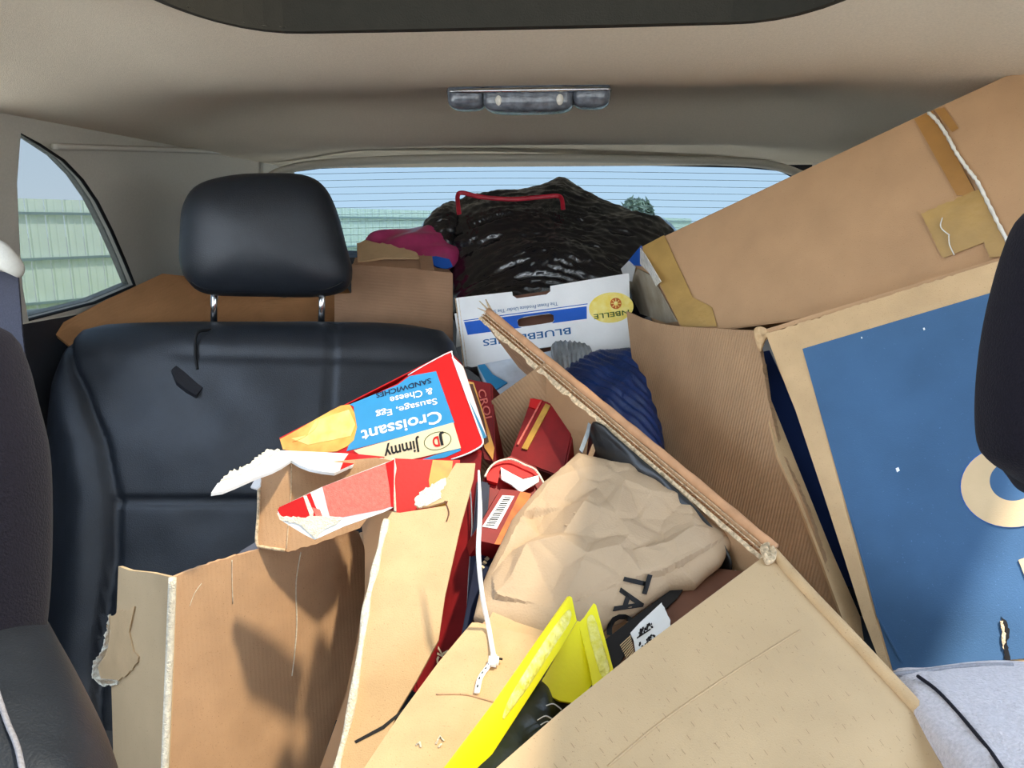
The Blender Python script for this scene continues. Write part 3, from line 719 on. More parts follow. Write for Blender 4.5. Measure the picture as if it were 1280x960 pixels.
# ------------------------------------------------------------------ blue printed box
bp_ = PX((957,415,.86),(1272,320,.76),(1113,838,.63))
nb = thing('cardboard_box', 'large tan box with big dark blue printed panel standing on its side', 'box', P(1150,838,.68)+Vector((0,0,-.1)))
f4 = [bp_.hit(*q) for q in [(957,414),(1400,280),(1480,800),(1117,850)]]
BD = Vector((.06,.13,-.06))
panel('front_panel', bp_, [(957,417),(975,412,1),(1020,398,1),(1200,341),(1272,319),(1400,280),(1480,800),(1117,850),(1090,770),(1050,650),(985,490)], .005, M['kraft4'], nb, amp=1.2)
quad('top_panel', f4[0]-bp_.n*.006, f4[1]-bp_.n*.006, f4[1]+BD, f4[0]+BD, .005, M['kraft2'], nb)
quad('back_panel', *[f+BD for f in f4], .005, M['kraft2'], nb)
quad('right_panel', f4[1], f4[2], f4[2]+BD, f4[1]+BD, .005, M['kraft2'], nb)
ring = lambda c, rx, ry: ellipse(c[0], c[1], rx, ry, 0, 40)
decal('blue_print', bp_, [(1003,436),(1262,359),(1400,318),(1470,806),(1116,838),(1105,800)], M['navy'], nb, .0006)
decal('letter_ring', bp_, ring((1264,608),63,51), M['tan'], nb, .0013, holes=[ring((1266,601),29,25)])
decal('letter_ring_edge', bp_, ring((1263.5,608),63.6,51.6), M['sblue'], nb, .0009, holes=[ring((1264,608),62.6,50.6)])
decal('letter_piece', bp_, [(1273,700),(1300,690),(1310,740),(1284,728)], M['tan'], nb, .0013)
decal('side_crease', bp_, [(1062,640),(1064,640),(1098,770),(1128,826),(1126,827),(1096,771)], M['navy'], nb, .0016)
panel('torn_hole', bp_.off(.0012), [(1252,770,1),(1259,778,1),(1262,790,1),(1259,806,1),(1264,828,1),(1257,828,1),(1254,806,1),(1253,792,1)], .001, M['black'], nb, amp=1.2, step=3)
panel('torn_fluff', bp_.off(.0016), [(1250,776,1),(1254,776,1),(1257,796,1),(1255,812,1),(1252,800,1),(1253,790,1)], .001, M['kedge'], nb, amp=1.2, step=3)
for x, y, s in ((1122,587,2.6),(1155,411,1.4),(1077,422,1.0)):
    decal('chip', bp_, [(x-s,y-s*.6),(x+s*.4,y-s*1.2),(x+s,y+s*.4),(x-s*.3,y+s*1.2)], M['white'], nb, .0014)
# rounded corner fold strip and left side wall
bs = PX((958,416,.862),(985,408,.853),(1105,838,.632))
panel('corner_fold', bs.off(.003), [(957,417),(992,408),(1003,436),(1050,610),(1112,838),(1096,818),(1078,770),(1056,700),(1030,620),(1000,530),(975,455)], .003, M['kraft4'], nb)
sp_ = PX((945,413,.88),(783,388,1.12),(1050,775,.68))
panel('left_panel', sp_, [(783,389),(800,397),(822,404),(850,408),(900,411),(944,413,1),(952,450,1),(960,500,1),(975,560,1),(1010,640,1),(1040,730,1),(1062,790),(1090,900),(860,900),(820,620),(800,520),(790,450)], .005, M['kraft5'], nb, amp=.8)
gp_ = PX((950,425,.90),(985,480,.86),(1060,720,.72))
panel('inner_blue_panel', PX((950,425,.93),(990,430,.92),(1060,720,.74)), [(950,440),(962,438),(1000,520),(1050,640),(1075,740),(1040,720),(1000,620),(966,520)], .004, M['dnavy'], nb)
panel('inner_flap', PX((990,620,.76),(1030,650,.75),(1070,770,.68)), [(958,455),(964,500),(1004,600),(1040,690),(1075,770),(1080,800),(1058,786),(1030,710),(1000,632),(972,570),(952,480)], .003, M['kraft4'], nb)
lump('torn_corner', PX((945,412,.872),(962,412,.868),(950,440,.86)), [(942,414),(948,408),(958,411),(964,420),(957,426),(951,440),(946,432)], .004, M['kraft4'], nb, rings=10, m=36, extra=lambda u, v: .003*noise.noise(Vector((u*200, v*200, 0))))
# ------------------------------------------------------------------ big open box, centre/right
A = P(605,390,1.02); B = P(964,690,.62); A2 = B+(A-B)*.70
ob = thing('cardboard_box', 'big open tan box with one wide flap folded towards the viewer', 'box', P(780,820,.62)+Vector((0,0,-.30)))
dn = Vector((0,0,-.28)); ab = (A-B).normalized()
wn = ab.cross(dn).normalized()
if wn.dot(CAM-B) < 0: wn = -wn
slab('side_wall', [B, A2, A2+dn, B+dn], wn, .005, M['kraft2'], ob)
# stacked outward flaps seen on their cut edge
mid = (A+B)/2; vd = (mid-CAM).normalized(); fnrm = ab.cross(vd).normalized()
if fnrm.dot(Z) < 0: fnrm = -fnrm
od = (vd+Vector((.35,.0,-.55))).normalized(); 
tube('crushed_edge', bez([B+fnrm*.0045, B+ab*.15+fnrm*.0052, B+ab*.3+fnrm*.0048, A+fnrm*.0045-ab*.006], 10), [.0046+.0004*math.sin(i*2.1) for i in range(31)], M['kout'], ob, seg=10)
for k, (h0, ln) in enumerate(((-.0085,1.0),)):
    base = B+fnrm*(h0); tip = B+ab*((A-B).length*ln)+fnrm*(h0)
    slab('outer_flap', [base+od*.004+fnrm*.0078, tip+od*.004+fnrm*.0072, tip+od*.17+fnrm*.0072, base+od*.15+fnrm*.0078], fnrm, .0070, M['kout'], ob)
    flute('cut_edge', base, tip, fnrm, od*.012, 2, .0078, ob, .0075)
# ragged torn liner hanging along the lower edge, splayed tips
rg = [(A+fnrm*.0015+(B-A)*(i/60)) for i in range(61)]; V = []; rnd = random.Random(4)
for i, p in enumerate(rg):
    V += [p-fnrm*.010, p-fnrm*(.0125+rnd.random()*.004*(1 if i < 45 else .4)), p-fnrm*.010+od*.002, p-fnrm*.012+od*.002]
F = []
for i in range(60): c = 4*i; F += [(c, c+4, c+5, c+1), (c+1, c+5, c+7, c+3), (c+3, c+7, c+6, c+2), (c+2, c+6, c+4, c)]
build('torn_liner', V, F, M['kedge'], ob)
for dx, dy, k in ((-6,-12,0),(-8,-3,.6),(-3,6,1),(2,-14,.3)):
    p = P(613+dx*.2, 392+dy*.3, 1.02); q = P(605+dx, 388+dy, 1.03); m_ = P(622, 402, 1.01)
    tube('split_tip', [m_, p, q], [.0035, .003, .0008], M['kedge'], ob, seg=5, flat=.4)
# far wall, rim corner
Dc = P(560,540,.93)
n2 = (A2-Dc).cross(dn).normalized()
if n2.dot(CAM-Dc) < 0: n2 = -n2
wl_ = Pl(A2, Dc, A2+dn); Dl = A2+(Dc-A2)
slab('far_wall', [A2+Vector((0,0,.004)), Dc, Dc+dn, A2+dn], n2, .005, M['kraft5'], ob)
# front-left wall under the tie flap
C1 = P(455,970,.42); E1 = P(612,770,.56)
quad('left_wall', E1-Z*.006, C1-Z*.006, C1+dn, E1+dn, .005, M['kraft2'], ob)
quad('back_left_wall', Dc-Z*.14, E1-Z*.14, E1+dn, Dc+dn, .005, M['kraft2'], ob)
bq = [A2+dn, B+dn, P(610,980,.38)+dn, C1+dn, E1+dn, Dc+dn]
zb = min(p.z for p in bq); bq = [Vector((p.x, p.y, zb)) for p in bq]
slab('bottom', bq, Z, .006, M['kraft3'], ob)
ff = PX((962,690,.62),(612,965,.38),(1215,960,.42))
panel('front_flap', ff, [(962,690),(790,818),(700,890),(620,960),(560,1010),(700,1100),(1290,1040),(1215,960),(1130,872),(1060,795)], .006, M['kraft6'], ob)
quad('front_wall', B-Z*.006, P(620,960,.384)-Z*.006, P(620,960,.384)+dn, B+dn, .005, M['kraft2'], ob)
# rounded rim fold of the right edge
tube('folded_rim', bez([ff.off(.0005).hit(*q) for q in [(965,690),(1010,740),(1060,793),(1130,868),(1215,958),(1280,1028)]], 5), .0052, M['kraft4'], ob, seg=10)
lump('torn_corner', PX((955,690,.615),(972,690,.615),(960,705,.60)), [(950,684),(962,678),(971,690),(968,702),(958,706),(953,696)], .004, M['kedge'], ob, rings=8, m=30, extra=lambda u, v: .004*noise.noise(Vector((u*300, v*300, 0))))
tube('flap_crease', bez([ff.off(.0).hit(*q) for q in [(760,958),(830,900),(920,838),(1000,788)]], 5), .0008, M['kraft6'], ob, seg=5)
# dashed score marks printed in rows
V = []; F = []; rnd = random.Random(3)
fq = ff.off(.0004)
for r_ in range(9):
    for c_ in range(24):
        if rnd.random() < .15: continue
        # rows run parallel to the long left edge
        s = c_/23; t = (r_+.5)/9.5+.03*math.sin(c_)
        x0 = 955-(955-640)*s; y0 = 702+(955-702)*s
        x = x0+t*300+rnd.uniform(-2, 2); y = y0+t*270+rnd.uniform(-2, 2)
        a = fq.hit(x, y); dd_ = (fq.hit(x+6, y+8)-a).normalized(); cc = dd_.cross(ff.n)*.00014
        q = len(V); l_ = .004; V += [a-cc, a+cc, a+cc+dd_*l_, a-cc+dd_*l_]; F.append((q, q+1, q+2, q+3))
tag(build('score_marks', V, F, mat('faint crease', (150,122,88), .9), ob), kind='stuff')
# flap with cable tie
tf = PX((590,778,.56),(700,800,.53),(455,960,.42))
panel('tie_flap', tf, [(590,778),(597,778),(640,789),(700,800),(694,812),(650,865),(588,962),(560,1040),(420,1040),(455,960),(500,893),(548,828)], .005, M['kraft4'], ob)
tf2 = PX((620,757,.60),(690,772,.59),(600,790,.565))
panel('inner_tab', tf2, [(620,757),(627,758),(690,772),(716,780),(705,805),(640,796),(606,784)], .004, M['kraft4'], ob)
tube('flap_crease', bez([tf.off(.0003).hit(*q) for q in [(545,868),(580,868),(605,874),(640,884)]], 5), .0008, M['kraft'], ob, seg=4)
for c in ([(520,931),(525,928),(526,934)], [(545,930),(550,920),(555,926)], [(548,934),(552,930)]):
    tube('paper_nick', [tf.off(.0008).hit(*q) for q in c], .0008, M['pulp'], ob, seg=4)
# cable tie
ct = thing('cable_tie', 'white plastic cable tie looped through the tan flap, tail up', 'cable tie', tf.hit(617,822))
zt = [P(598.5,588,.595), P(600,640,.575), P(598,690,.56), P(603,745,.55), P(611,785,.546)]+[tf.off(.004).hit(617,820)]
tube('strap', bez(zt, 8), [.0006]+[.0009]*3+[.0016]*60, M['zip'], ct, seg=8) if False else tube('strap', bez(zt, 8), [.0008+.0011*min(1, i/8) for i in range(41)], M['zip'], ct, seg=8)
hc = tf.off(.004).hit(617,822)
f4 = [tf.off(.007).hit(*q) for q in [(611,815),(624,816),(622,828),(610,827)]]
boxen('tie_head', f4, -tf.n*.006, M['zip'], ct)
tube('tie_pin', [tf.off(.004).hit(622,823), tf.off(.004).hit(628,824)], .0008, M['rubber'], ct, seg=6)
tp = bez([tf.off(.0022).hit(*q) for q in [(615,826),(608,836),(600,848),(596,866)]], 8)
tube('tie_tail', tp, .0021, M['zip'], ct, flat=.5, seg=8, side=tf.n)
for i in range(4, 30, 4):
    if i < len(tp)-1: tube('tie_slot', [tp[i]+tf.n*.0012, tp[i]+(tp[i+1]-tp[i])*1.3+tf.n*.0012], .0005, M['black'], ct, seg=4)
# ------------------------------------------------------------------ yellow folded leaflet
yl = thing('padded_mailer', 'yellow folded mailer with dried glue strips standing up in the open box', 'envelope', P(680,860,.48)+Vector((0,0,-.05)))
y1 = PX((713,746,.56),(721,779,.55),(560,960,.40))
panel('front_fold', y1, [(712,745),(715,747),(721,776),(700,812),(604,960),(596,1000),(520,1000),(558,960),(620,878)], .0025, M['yellow'], yl)
def gl(px, pl, nm, seed):
    lump(nm, pl.off(.0004), px, .0010, M['yglue'], yl, rings=12, m=70, extra=lambda u, v: .0007*noise.noise(Vector((u*260, v*120, seed))), sm=True)
gl([(708,764),(714,764),(712,778),(694,806),(665,852),(640,886),(628,900),(636,874),(662,830),(688,790)], y1, 'glue_strip', 1)
y2 = PX((722,779,.552),(672,862,.50),(722,880,.50))
panel('middle_fold', y2, [(722,776),(728,778),(742,852),(724,880),(700,876),(671,862),(700,812)], .0025, M['yellow'], yl)
y3 = PX((742,754,.57),(767,839,.52),(727,779,.553))
panel('back_fold', y3, [(742,754),(745,756),(767,838),(762,850),(742,862),(736,830),(723,779),(730,772)], .0025, M['yellow'], yl)
gl([(734,774),(742,770),(752,800),(762,838),(752,845),(742,815),(736,792)], y3, 'glue_strip', 2)
# dark pack under it
dk = PX((640,880,.44),(715,875,.49),(640,930,.42))
dg_ = thing('plastic_pouch', 'glossy dark green pouch with white scribbles at the bottom of the box', 'pouch', P(670,890,.45)+Vector((0,0,-.02)))
dkp = dk.off(-.03)
lump('pouch_body', dkp, [(560,1000),(600,925),(640,870),(664,845),(690,856),(735,870),(770,890),(700,990),(640,1010)], .018, mat('dark green film', (30,40,22), .3, .5, .2, 40, .3, 90), dg_, extra=lambda u, v: .003*noise.noise(Vector((u*50, v*50, 1))))
for c in ([(683,882),(692,880),(702,887)], [(672,900),(682,895),(692,900)], [(676,906),(684,902),(690,906)]):
    tube('printed_scribble', bez([dkp.off(.022).hit(*q) for q in c], 4), .0005, M['white'], dg_, seg=4)
# ------------------------------------------------------------------ brown paper bag
tp_ = PX((724,570,.80),(915,680,.66),(590,768,.60))
bag = thing('paper_bag', 'crumpled brown paper bag with large dark letters lying in the open box', 'bag', P(750,680,.68)+Vector((0,0,-.05)))
def vor(q):
    d, _ = noise.voronoi(q); return d[1]-d[0]
BP = [(724,570,2),(705,648,-5),(672,649,-1),(790,590,4),(780,625,8),(747,628,0),(787,690,1),(732,655,6),(772,668,4),(812,640,8),(830,662,-4),(812,606,2),(866,680,6),(893,660,-2),(880,702,3),(850,722,5),(820,692,-5),(790,708,0),(765,745,4),(735,720,6),(700,700,8),(682,742,-3),(660,700,4),(640,740,3),(652,662,2),(665,655,-7),(690,620,6),(705,690,3),(755,600,3),(722,610,6),(745,690,-3),(800,735,4),(840,700,5),(700,775,-2),(620,760,4),(615,730,0),(860,640,5),(800,665,-3),(775,710,5),(912,675,0),(640,700,-2),(676,680,-5)]
from mathutils.geometry import delaunay_2d_cdt
_v2 = [Vector(tp_.uv(tp_.hit(p[0], p[1]))) for p in BP]; _h = [p[2]*.0011 for p in BP]
_r = delaunay_2d_cdt(_v2, [], [], 0, 1e-6)
_tri = [tuple(_r[3][i][0] for i in f) for f in _r[2]]
def facet(u, v):
    best = None
    for t in _tri:
        a, b, c = (_v2[i] for i in t)
        d = (b.y-c.y)*(a.x-c.x)+(c.x-b.x)*(a.y-c.y)
        if abs(d) < 1e-12: continue
        l1 = ((b.y-c.y)*(u-c.x)+(c.x-b.x)*(v-c.y))/d; l2 = ((c.y-a.y)*(u-c.x)+(a.x-c.x)*(v-c.y))/d; l3 = 1-l1-l2
        m_ = min(l1, l2, l3)
        if m_ > -1e-6: return l1*_h[t[0]]+l2*_h[t[1]]+l3*_h[t[2]]
    return 0
def bagx(u, v):
    q = Vector((u*26, v*26, 4.2))
    return facet(u, v)*1.25+min(vor(q), .25)*.006+.003*noise.noise(Vector((u*16, v*16, 2)))
def bagx_old(u, v):
    q = Vector((u*9+.3, v*9, 1.7)); w1 = noise.noise(q*.9)
    c = vor(q+Vector((.5*noise.noise(q), .5*noise.noise(q+Vector((9,1,1))), 0)))
    f = min(c, .35)*.035
    q2 = Vector((u*22, v*22, 4.2)); c2 = min(vor(q2), .3)*.010
    return f+c2+w1*.012-.010
bpx = [(722,570),(790,588),(833,602),(877,634),(912,666),(914,681),(902,706),(884,720),(869,735),(837,737),(813,753),(790,770),(762,783),(735,800),(690,800),(640,790),(592,775),(600,740),(611,713),(625,684),(639,654),(660,628),(679,606),(700,590)]
bago = lump('bag_body', tp_, bpx, .020, M['paper'], bag, extra=bagx, m=260, rings=90, back=.9, power=.42, center=(750,680), sm=False)
smooth_angle(bago, 9)
from mathutils.bvhtree import BVHTree
bvh = BVHTree.FromObject(bago, bpy.context.evaluated_depsgraph_get()) if False else BVHTree.FromPolygons([v.co.copy() for v in bago.data.vertices], [tuple(p.vertices) for p in bago.data.polygons])
def onbag(q):
    h = bvh.ray_cast(q+tp_.n*.2, -tp_.n)
    return (h[0]-q).dot(tp_.n) if h[0] else 0
def bagtext(s, a, b, c):
    p0, p1, p2 = (tp_.hit(*q) for q in (a, b, c))
    # letters are projected by the bag height below them; shift for viewing parallax
    o = text('lettering', s, p0, p1, p2, tp_.n, M['black'], bag, .022, .0)
    bm = bmesh.new(); bm.from_mesh(o.data)
    bmesh.ops.triangulate(bm, faces=bm.faces[:])
    for _ in range(3): bmesh.ops.subdivide_edges(bm, edges=[e for e in bm.edges if e.calc_length() > .004], cuts=1)
    for v in bm.verts:
        r = (v.co-CAM).normalized(); h = bvh.ray_cast(CAM, r)
        if h[0]: v.co = h[0]-r*.0012
    bm.to_mesh(o.data); bm.free()
bagtext('TAC', (784.5,712), (757,793), (815.5,719))
for x, y in ((719,641),(708,656),(789,650)):
    h = bvh.ray_cast(CAM, ray(x, y).normalized())
    superell('grease_spot', h[0], .0022, .0022, .0006, 1, M['paper'], bag, 12, 6)
# ------------------------------------------------------------------ cartons in the box
def carton(name, label, cat, pts, px4, dvec, m_, group=None):
    pl = PX(*pts); f4 = [pl.hit(*q) for q in px4]
    t = thing(name, label, cat, sum(f4, Vector())/4+Vector(dvec), group)
    boxen('carton_body', f4, Vector(dvec), m_, t); return t, pl
# rolled dark red carton
rr_t, rp = carton('food_carton', 'dark red glossy carton with yellow stripe leaning on the far wall', 'carton', [(660,500,.90),(720,515,.88),(650,575,.84)], [(664,496),(722,512),(704,598),(636,572)], (.03,.04,-.05), M['dred'])
decal('yellow_stripe', rp, [(682,504),(688,507),(659,562),(652,560)], M['gold'], rr_t, .0022)
decal('bright_corner', rp, [(663,498),(678,500),(672,512),(661,508)], M['red'], rr_t, .0022)
decal('pale_line', rp, [(676,500),(678,500),(648,556),(646,555)], M['pink'], rr_t, .0022)
# open red carton with white inside
ro_t = thing('food_carton', 'open red carton with white inner flap, left of the paper bag', 'carton', P(645,610,.78)+Vector((0,0,-.05)))
rp2 = PX((606,594,.76),(670,584,.78),(650,640,.73))
panel('body_panel', rp2, [(606,594),(622,576),(639,570),(670,584),(681,606),(670,640),(606,660),(592,640)], .004, M['dred'], ro_t)
panel('rim_panel', rp2.off(.006), [(607,592),(622,577),(639,575),(656,582),(671,590),(672,594),(654,598),(640,592),(626,584),(622,604),(609,600)], .004, M['red'], ro_t)
panel('inner_flap', rp2.off(.010), [(626,584),(640,592),(654,599),(673.5,594),(673.5,602),(651,615.5),(640,606),(627,599)], .0015, M['white'], ro_t)
tube('white_rim', bez([rp2.off(.011).hit(*q) for q in [(606,596),(612,585),(622,577),(639,574),(656,581),(670,588),(680,604)]], 5), .0011, M['pulp'], ro_t, seg=6)
# barcode carton
bc_t = thing('food_carton', 'red and orange carton with a barcode, beside the white cable tie', 'carton', P(625,660,.72)+Vector((0,0,-.05)))
bcp = PX((626,612,.73),(664,617,.74),(605,700,.66))
panel('body_panel', bcp, [(626,611),(646,613),(664,617),(655,640),(627,682),(600,676),(596,662)], .03, M['dred'], bc_t)
decal('orange_print', bcp, [(651,614),(664,617),(655,640),(628,681),(618,680)], M['orange'], bc_t, .0006)
decal('label', bcp, [(628,619),(643,620),(621,661),(603,658)], M['white'], bc_t, .0008)
for i in range(15):
    t = i/15+.02; wdt = [.018,.03,.014,.025,.02][i % 5]
    def L_(s, t): 
        x = 629.5+(642-629.5)*s + (604.5-629.5)*t; y = 620.5+(621-620.5)*s+(657-620.5)*t; return (x+ (t*4)*s, y)
    decal('barcode_bar', bcp, [L_(.12,t), L_(.80,t), L_(.80,t+wdt), L_(.12,t+wdt)], M['black'], bc_t, .0014)
nv_t, nvp = carton('food_carton', 'dark navy carton with small white letters under the barcode carton', 'carton', [(602,662,.72),(627,681,.72),(590,740,.64)], [(600,660),(629,680),(606,760),(574,800)], (.03,.03,-.05), M['navyc'])
for x, y in ((601,708),(604,702),(607,697),(610,691),(606,728),(609,722),(612,717),(615,711)):
    decal('printed_mark', nvp, [(x,y),(x+4,y+2.5),(x+5,y+1),(x+2,y-2)], M['beige'], nv_t, .0026)
rx_t, rxp = carton('food_carton', 'narrow dark red carton edge behind the croissant carton', 'carton', [(585,474,.93),(614,480,.93),(605,560,.88)], [(582,473),(615,479),(620,580),(604,575)], (.02,.06,-.04), M['dred'])
decal('food_picture', rxp, [(583,476),(592,478),(606,520),(618,560),(616,575),(606,560)], M['food'], rx_t, .0022)
decal('food_dark_print', rxp, [(585,480),(591,480),(604,520),(611,552),(606,556)], M['brownc'], rx_t, .003)  # brown area printed on the food picture
ptext('lettering', 'CROI', rxp.off(.0022), (597,488), (606,524), (606,486), M['pink'], rx_t, .01)
# dark bag in the shadowed corner
o = lump('garbage_bag', Pl(B, A2, B+dn).off(.010), [(738,535),(752,530),(768,544),(800,572),(840,606),(875,640),(905,680),(915,712),(890,745),(830,760),(770,720),(735,620)], .008, M['bin2'], back=.3, extra=lambda u, v: .004*noise.noise(Vector((u*25, v*25, 7))), m=150, rings=40); tag(o, 'wrinkled black plastic behind the paper bag, against the box side wall', 'bag')
# plastic clips by the bag tip
o = panel('plastic_strip', PX((728,560,.80),(738,530,.82),(745,545,.81)), [(724,562),(733,538),(735,528),(739,530),(736,545),(728,566)], .003, M['clearish']); tag(o, 'grey translucent plastic strip standing at the tip of the paper bag', 'plastic strip')
o = panel('cardboard_strip', PX((735,566,.79),(758,525,.83),(763,528,.83)), [(736,569),(742,553),(757,524),(763,527),(750,548),(741,571)], .003, M['kraft']); tag(o, 'thin brown cardboard strip leaning right of the grey plastic strip', 'cardboard')
# label carton right of the yellow mailer
lbp = PX((762,810,.55),(835,760,.59),(780,860,.51))
lb_t = thing('shipping_carton', 'dark brown carton with white printed shipping label, below the paper bag', 'carton', P(810,800,.55)+Vector((0,0,-.06)))
f4 = [lbp.off(-.004).hit(*q) for q in [(745,812),(872,706),(960,716),(775,880)]]
boxen('carton_body', f4, Vector((.0,.03,-.08)), M['brownc'], lb_t)
panel('black_band', lbp.off(-.0015), [(748,806),(800,766),(868,716),(846,748),(790,800),(768,842)], .001, M['black'], lb_t)
panel('label', lbp.off(.0), [(827,753,1),(833,765,1),(837,773,1),(838,787),(795,818),(792,800),(788,791),(800,778)], .001, M['white'], lb_t, amp=.8, step=3)
for i in range(9):
    t = i/9; a = (789-t*0+0,795+i*3.0); 
    decal('barcode_bar', lbp, [(775+i*1.2,806+i*2.6),(788+i*.6,794+i*2.6),(788.3+i*.6,795+i*2.6),(775.3+i*1.2,807.2+i*2.6)], M['tan'], lb_t, .0006)
rnd = random.Random(11)
for (cx, cy, w_, h_) in ((806,785,16,9),(808,801,20,11)):
    for i in range(34):
        s, t = rnd.uniform(-.5, .5), rnd.uniform(-.5, .5)
        x = cx+w_*s; y = cy-w_*s*.68+h_*t*.8; q = rnd.uniform(.9, 2.2)
        decal('printed_mark', lbp, [(x,y),(x+q,y-q*.6),(x+q+.4,y+.5),(x+.4,y+.9)], M['black'], lb_t, .0012)
    decal('printed_line', lbp, [(cx-w_*.5-2,cy+w_*.35+6),(cx+w_*.5-1,cy-w_*.35+6),(cx+w_*.5-.8,cy-w_*.35+6.6),(cx-w_*.5-1.8,cy+w_*.35+6.6)], M['black'], lb_t, .0012)
o = lump('plastic_fork', PX((903,733,.64),(922,714,.65),(912,740,.63)), [(900,727),(912,716),(922,713),(919,719),(908,730),(902,737)], .003, M['white'], rings=10, m=40); tag(o, 'white plastic tip poking up beside the front flap of the open box', 'cutlery')
# ------------------------------------------------------------------ croissant carton
cr = PX((350,548,.84),(562,440,.84),(603,549,.76))
ca = thing('food_carton', 'red and blue croissant sandwich carton with upside-down lettering', 'carton', P(480,590,.84)+Vector((0,0,-.08)))
face = [(349.5,548.5),(420,515),(496.7,479.5),(512,468),(530,457),(562,440.4),(565.7,445.6),(603.4,548.5),(602,557.6),(580,569),(564,574.5),(420,600),(370,590)]
panel('front_face', cr, face, .0015, M['red'], ca)
bk = P(579,458,.88)-cr.hit(565.7,445.6)
quad('side_face', cr.hit(565.7,445.6), cr.hit(603.4,548.5), cr.hit(603.4,548.5)+(P(608,545,.80)-cr.hit(603.4,548.5)), P(579,458,.88), .0012, M['white'], ca)
quad('side_stripe', *[q+Vector((.0,-.001,.0)) for q in (cr.hit(584,495), cr.hit(604,548), P(608.5,546,.80), P(588,492,.86))], .0008, M['blue'], ca)
quad('bottom_face', cr.hit(349.5,548.5)+bk, cr.hit(562,440.4)+bk, P(579,458,.88), P(608,545,.80), .0012, M['red'], ca)
quad('top_face', cr.hit(349.5,548.5), cr.hit(562,440.4), cr.hit(562,440.4)+bk, cr.hit(349.5,548.5)+bk, .0012, M['red'], ca)
tube('worn_edge', bez([cr.off(.0005).hit(*q) for q in [(510,469),(530,457),(562,440.4),(566,446),(584,497),(603.4,548.5)]], 4), .0007, M['white'], ca, seg=5)
tube('worn_edge', bez([cr.off(.0005).hit(*q) for q in [(603.4,548.5),(602,557),(585,567),(564,574.5)]], 4), .0009, M['white'], ca, seg=5)
decal('blue_field', cr, [(545,464),(568,528.5),(433,564),(444.6,534),(442,508),(437,505.5),(497,481),(512,470)], M['blue'], ca, .0005)
decal('blue_band', cr, [(574.5,559.5),(576,563),(556,572),(520,577),(540,570)], M['blue'], ca, .0005)
decal('beige_banner', cr, [(566.5,528),(576,560),(520,573),(470,583),(442,563)], M['beige'], ca, .0009)
decal('croissant_picture', cr, [(437,505.5),(443,516),(446,534),(442,550),(434,557.6),(421,564),(385,567),(353.5,561.5),(349.8,549),(372,537),(395,523.7),(414,513),(426,507)], M['food'], ca, .0009)
decal('egg_picture', cr, [(394,526),(420,517),(436,512),(444,530),(438,545),(415,550),(385,556),(364,548),(384,544)], M['food2'], ca, .0013)
tube('pastry_line', bez([cr.off(.0010).hit(*q) for q in [(398,525),(394,536),(378,548),(366,552)]], 5), .0006, M['food'], ca, seg=4)
ptext('lettering', 'SANDWICHES', cr, (538.5,473), (470,492), (539.8,479), M['navyc'], ca, .015)
ptext('lettering', '& Cheese', cr, (540.4,485), (487.5,497), (542,493), M['white'], ca, .012)
ptext('lettering', 'Sausage, Egg', cr, (546,498), (470,516), (547.6,505.5), M['white'], ca, .012)
ptext('lettering', 'Croissant', cr, (551,513.5), (451.5,539), (554,528), M['white'], ca, .018)
ptext('lettering', 'Jimmy', cr, (525,550), (480,561), (527.5,564.5), M['black'], ca, .02, .0013)
decal('logo_ring', cr, ellipse(547,551,17.5,11.2,-.25), M['green'], ca, .0012, holes=[ellipse(547,551,16.7,10.4,-.25)])
ptext('logo_letter', 'J', cr, (556,544), (549.5,545.5), (558.5,556), M['black'], ca, .03, .0015)
ptext('logo_letter', 'D', cr, (548.5,546), (540.5,548), (551,558), M['red'], ca, .03, .0015)
# upright red carton under it
rd = PX((600,556,.765),(590,790,.66),(552,700,.70))
rd_t = thing('food_carton', 'tall glossy dark red carton standing behind the bare kraft strip', 'carton', P(575,720,.72)+Vector((0,0,-.1)))
f4 = [rd.hit(*q) for q in [(500,592),(604,562),(587,800),(520,870)]]
boxen('carton_body', f4, Vector((-.05,.07,.0)), M['dred'], rd_t)
decal('gold_print', rd, [(566,640),(574,660),(560,720),(552,770),(548,760),(556,700)], M['gold'], rd_t, .0022)
tube('plastic_film_edge', bez([rd.off(.005).hit(*q) for q in [(588,612),(590,660),(586,720),(583,790)]], 5), .0007, M['clearish'], rd_t, seg=5)
ptext('lettering', 'CK', rd.off(.0022), (557,838), (560,812), (545,832), M['beige'], rd_t, .02)
o = boxen('food_carton', [P(*q) for q in [(596,600,.74),(612,604,.74),(600,800,.64),(580,800,.64)]], Vector((.0,.05,-.02)), M['navyc']); tag(o, 'black carton standing in shadow right of the tall red carton', 'carton')
# ------------------------------------------------------------------ torn case, left
tc_ = thing('torn_cardboard_case', 'torn open tan cardboard case with ragged flaps in front of the rear seat', 'box', P(300,900,.62)+Vector((0,0,-.15)))
c1 = PX((215,722,.635),(455,655,.80),(205,960,.60))
panel('front_panel', c1, [(216,722),(240,712,1),(290,696,1),(340,683),(385,672),(430,660),(448,664),(458,690),(461,730),(452,790),(430,870),(400,960),(380,1060),(200,1060),(207,960),(212,840)], .004, M['kraft'], tc_, amp=.8)
c2 = PX((216,722,.635),(150,707,.73),(208,960,.60))
panel('side_panel', c2, [(216,722),(190,716),(162,713),(148,708),(146,760),(139,850),(142,960),(140,1060),(200,1060),(207,960),(212,840)], .004, M['kraft6'], tc_)
tube('fold_edge', bez([P(215.5,722,.632), P(213,790,.623), P(211,840,.616), P(206,960,.598), P(202,1040,.585)], 5), .0034, M['pulp'], tc_, seg=8)
c3 = c2.off(.0016)
